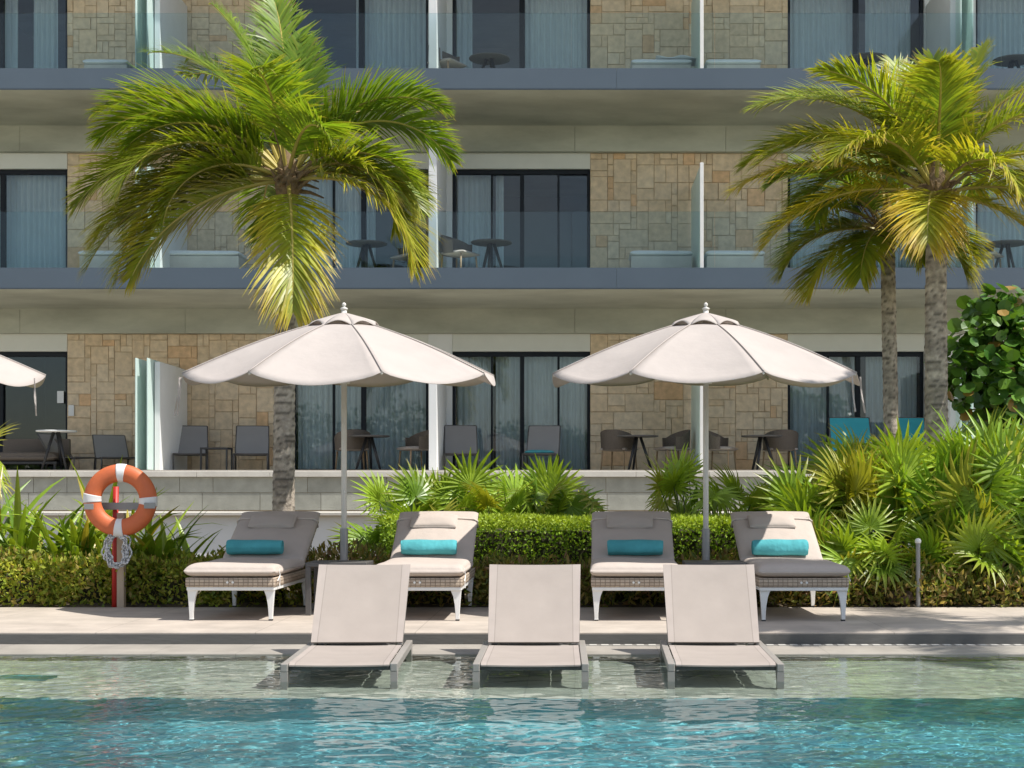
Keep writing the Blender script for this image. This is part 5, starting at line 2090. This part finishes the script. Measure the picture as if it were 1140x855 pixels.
yh = 14.65
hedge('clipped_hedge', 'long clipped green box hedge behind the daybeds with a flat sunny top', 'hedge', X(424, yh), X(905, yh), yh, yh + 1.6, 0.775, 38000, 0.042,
      [(0.24, 0.38, 0.03), (0.18, 0.31, 0.025), (0.29, 0.42, 0.04), (0.14, 0.24, 0.022)], 41, 0.022, 0.9, sunlit_topcol=(0.42, 0.52, 0.05), stray=0.018)
ys_ = 13.22
VAR = [(0.33, 0.27, 0.07), (0.17, 0.20, 0.035), (0.42, 0.33, 0.12), (0.11, 0.14, 0.03), (0.30, 0.19, 0.09), (0.24, 0.26, 0.05)]
GV = 'low variegated shrubs along the back of the deck'
k = 0
for (p0, p1, top, lb) in [(335, 425, 624, 'low variegated shrub behind the left side table, at the foot of the left umbrella pole'),
                         (428, 540, 634, 'low olive shrub showing under the sunlit daybed'),
                         (541, 660, 634, 'low olive and brown shrub between the two inner daybeds, below the clipped hedge'),
                         (661, 760, 640, 'low olive shrub behind the wholly shaded daybed'),
                         (761, 842, 630, 'low variegated shrub at the foot of the right umbrella pole'),
                         (843, 950, 648, 'sparse low shrub behind the rightmost daybed'),
                         (951, 1060, 648, 'sparse low shrub under the tall fan palms left of the rock'),
                         (1061, 1180, 648, 'sparse low shrub under the tall fan palms at the right edge')]:
    a, b = X(p0, ys_), X(p1, ys_)
    hedge('low_shrub', lb, 'shrub', a, b, ys_ - 0.04, ys_ + 0.62, Zh(top, ys_), int(2600 * (b - a)), 0.085, VAR, 60 + k, 0.06, 0.55, up=0.7, group=GV, shell=0.22, core=0.2, stray=0.14)
    k += 1
LH = [(0.34, 0.39, 0.05), (0.24, 0.31, 0.035), (0.44, 0.44, 0.07), (0.38, 0.30, 0.08), (0.17, 0.23, 0.035)]
for (p0, p1, top, sd_, lb) in [(-60, 62, 625, 71, 'low leafy hedge at the left edge, left of the life ring'), (63, 128, 626, 72, 'low leafy hedge directly left of the life ring post'),
                              (129, 232, 628, 73, 'low leafy hedge between the life ring post and the leftmost daybed'), (233, 334, 624, 74, 'low yellow green hedge behind the leftmost daybed')]:
    a, b = X(p0, 13.25), X(p1, 13.25)
    hedge('low_hedge', lb, 'hedge', a, b, 13.2, 14.0, Zh(top, 13.25), int(4200 * (b - a)), 0.066, LH, sd_, 0.05, 0.7, up=0.5, shell=0.2, core=0.17, stray=0.09, group='low leafy hedges on the left')


# ---- sea grape tree on the right
def round_leaf():
    a = np.linspace(0, 2 * math.pi, 9)[:-1]
    ring = np.stack([0.5 * np.sin(a), 0.5 + 0.5 * np.cos(a) * -1 * -1, 0.07 * np.abs(np.sin(a))], 1)
    V = np.concatenate([[[0, 0.5, -0.02]], ring])
    Q = np.array([(0, 1, 2, 3), (0, 3, 4, 5), (0, 5, 6, 7), (0, 7, 8, 1)])
    return V, Q


def broadleaf_tree(label, base, lumps, n, ls, seed, trunk_pts, r0):
    r = np.random.default_rng(seed)
    t = thing('sea_grape_tree', label, 'tree', base)
    b = np.array(base)
    g = Geo()
    tp = [np.array(p) - b for p in trunk_pts]
    g.tube(tp, list(np.linspace(r0, r0 * 0.6, len(tp))), 10)
    for (c, rad) in lumps:
        q = np.array(c) - b
        m_ = tp[-1] * 0.6 + q * 0.4 + np.array((0, 0, -0.1))
        g.tube([tp[-2] * 0.3 + tp[-1] * 0.7, m_, q], [r0 * 0.45, r0 * 0.3, r0 * 0.12], 7)
    g.build('trunk', 'branch', t, smooth=True)
    T, Q = round_leaf()
    lv = Leaves()
    tot = sum(rad ** 2 for _, rad in lumps)
    for (c, rad) in lumps:
        m = int(n * rad ** 2 / tot)
        d = norm(r.normal(size=(m, 3)))
        rr = rad * (0.35 + 0.65 * r.random(m) ** 0.5) * (1 + 0.18 * np.sin(d[:, 0] * 5 + c[0]) * np.sin(d[:, 2] * 6))
        p = np.array(c) - b + d * rr[:, None] * np.array((1.05, 0.9, 0.95))
        ax = norm(d * 0.6 + r.normal(0, 0.6, (m, 3)) + np.array((0, 0, -0.15)))
        nz = norm(np.cross(np.cross(ax, d + np.array((0.2, -0.35, 0.9))), ax) + r.normal(0, 0.25, (m, 3)))
        sd = norm(np.cross(ax, nz))
        nz = np.cross(sd, ax)
        s = ls * r.uniform(0.65, 1.2, m)
        R = np.stack([sd, ax, nz], 2) * s[:, None, None]
        mx = r.random((m, 1))
        col = (np.array((0.06, 0.16, 0.025)) * (1 - mx) + np.array((0.15, 0.28, 0.04)) * mx) * r.uniform(0.8, 1.2, (m, 1))
        yel = r.random((m, 1)) < 0.03
        col = np.where(yel, np.array((0.35, 0.22, 0.05)), col)
        lv.inst(T, Q, R, p, col)
    lv.build('crown', 'broad_leaf', t, smooth=False)
    return t


D = 17.2
lumps = [((X(px, D + dy), D + dy, Zh(py, D + dy)), rad) for (px, py, rad, dy) in
         [(1112, 385, 0.50, 0), (1150, 365, 0.52, .2), (1085, 420, 0.38, -.2), (1130, 430, 0.45, -.3), (1165, 420, 0.5, 0), (1098, 358, 0.32, .3), (1062, 405, 0.26, 0), (1112, 340, 0.22, .1), (1180, 370, .5, .3), (1095, 455, .28, -.2), (1140, 465, .3, 0)]]
bt_ = at(1088, 600, D)
broadleaf_tree('broad leaved sea grape tree with round glossy leaves at the right edge', (bt_.x, D, 0.0), lumps, 1500, 0.165, 91,
               [(bt_.x, D, 0.0), (X(1086, D), D, 1.2), (X(1095, D), D, 2.2)], 0.05)


# ---- trees on the far side of the pool, behind the camera: what the ground floor windows mirror
def tree_belt(name, x0, x1, y, h, n, ls, seed):
    r = np.random.default_rng(seed)
    lv = Leaves()
    T, Q = LEAF_T, LEAF_Q
    m = 34
    cx_ = np.linspace(x0, x1, m) + r.normal(0, 0.6, m)
    ch = h * r.uniform(0.55, 1.1, m)
    which = r.integers(0, m, n)
    d = norm(r.normal(size=(n, 3)))
    rad = 1.0 * (0.5 + 0.5 * r.random(n))
    p = np.stack([cx_[which] + d[:, 0] * rad * 2.0, d[:, 1] * rad * 1.8, ch[which] * (0.52 + 0.5 * d[:, 2] * rad)], 1)
    s = ls * r.uniform(0.6, 1.3, n)
    R = rot_rand(n, r) * s[:, None, None]
    mx = r.random((n, 1))
    col = (np.array((0.05, 0.11, 0.02)) * (1 - mx) + np.array((0.12, 0.19, 0.03)) * mx) * r.uniform(0.7, 1.2, (n, 1))
    lv.inst(T, Q, R, p, col)
    o = lv.build(name, 'hedge_leaf')
    o.location = (0, y, 0)
    return tag(o, 'belt of leafy trees across the pool', None, None, 'stuff')


tree_belt('tree_belt', -34, 34, -16.0, 5.0, 60000, 0.26, 120)
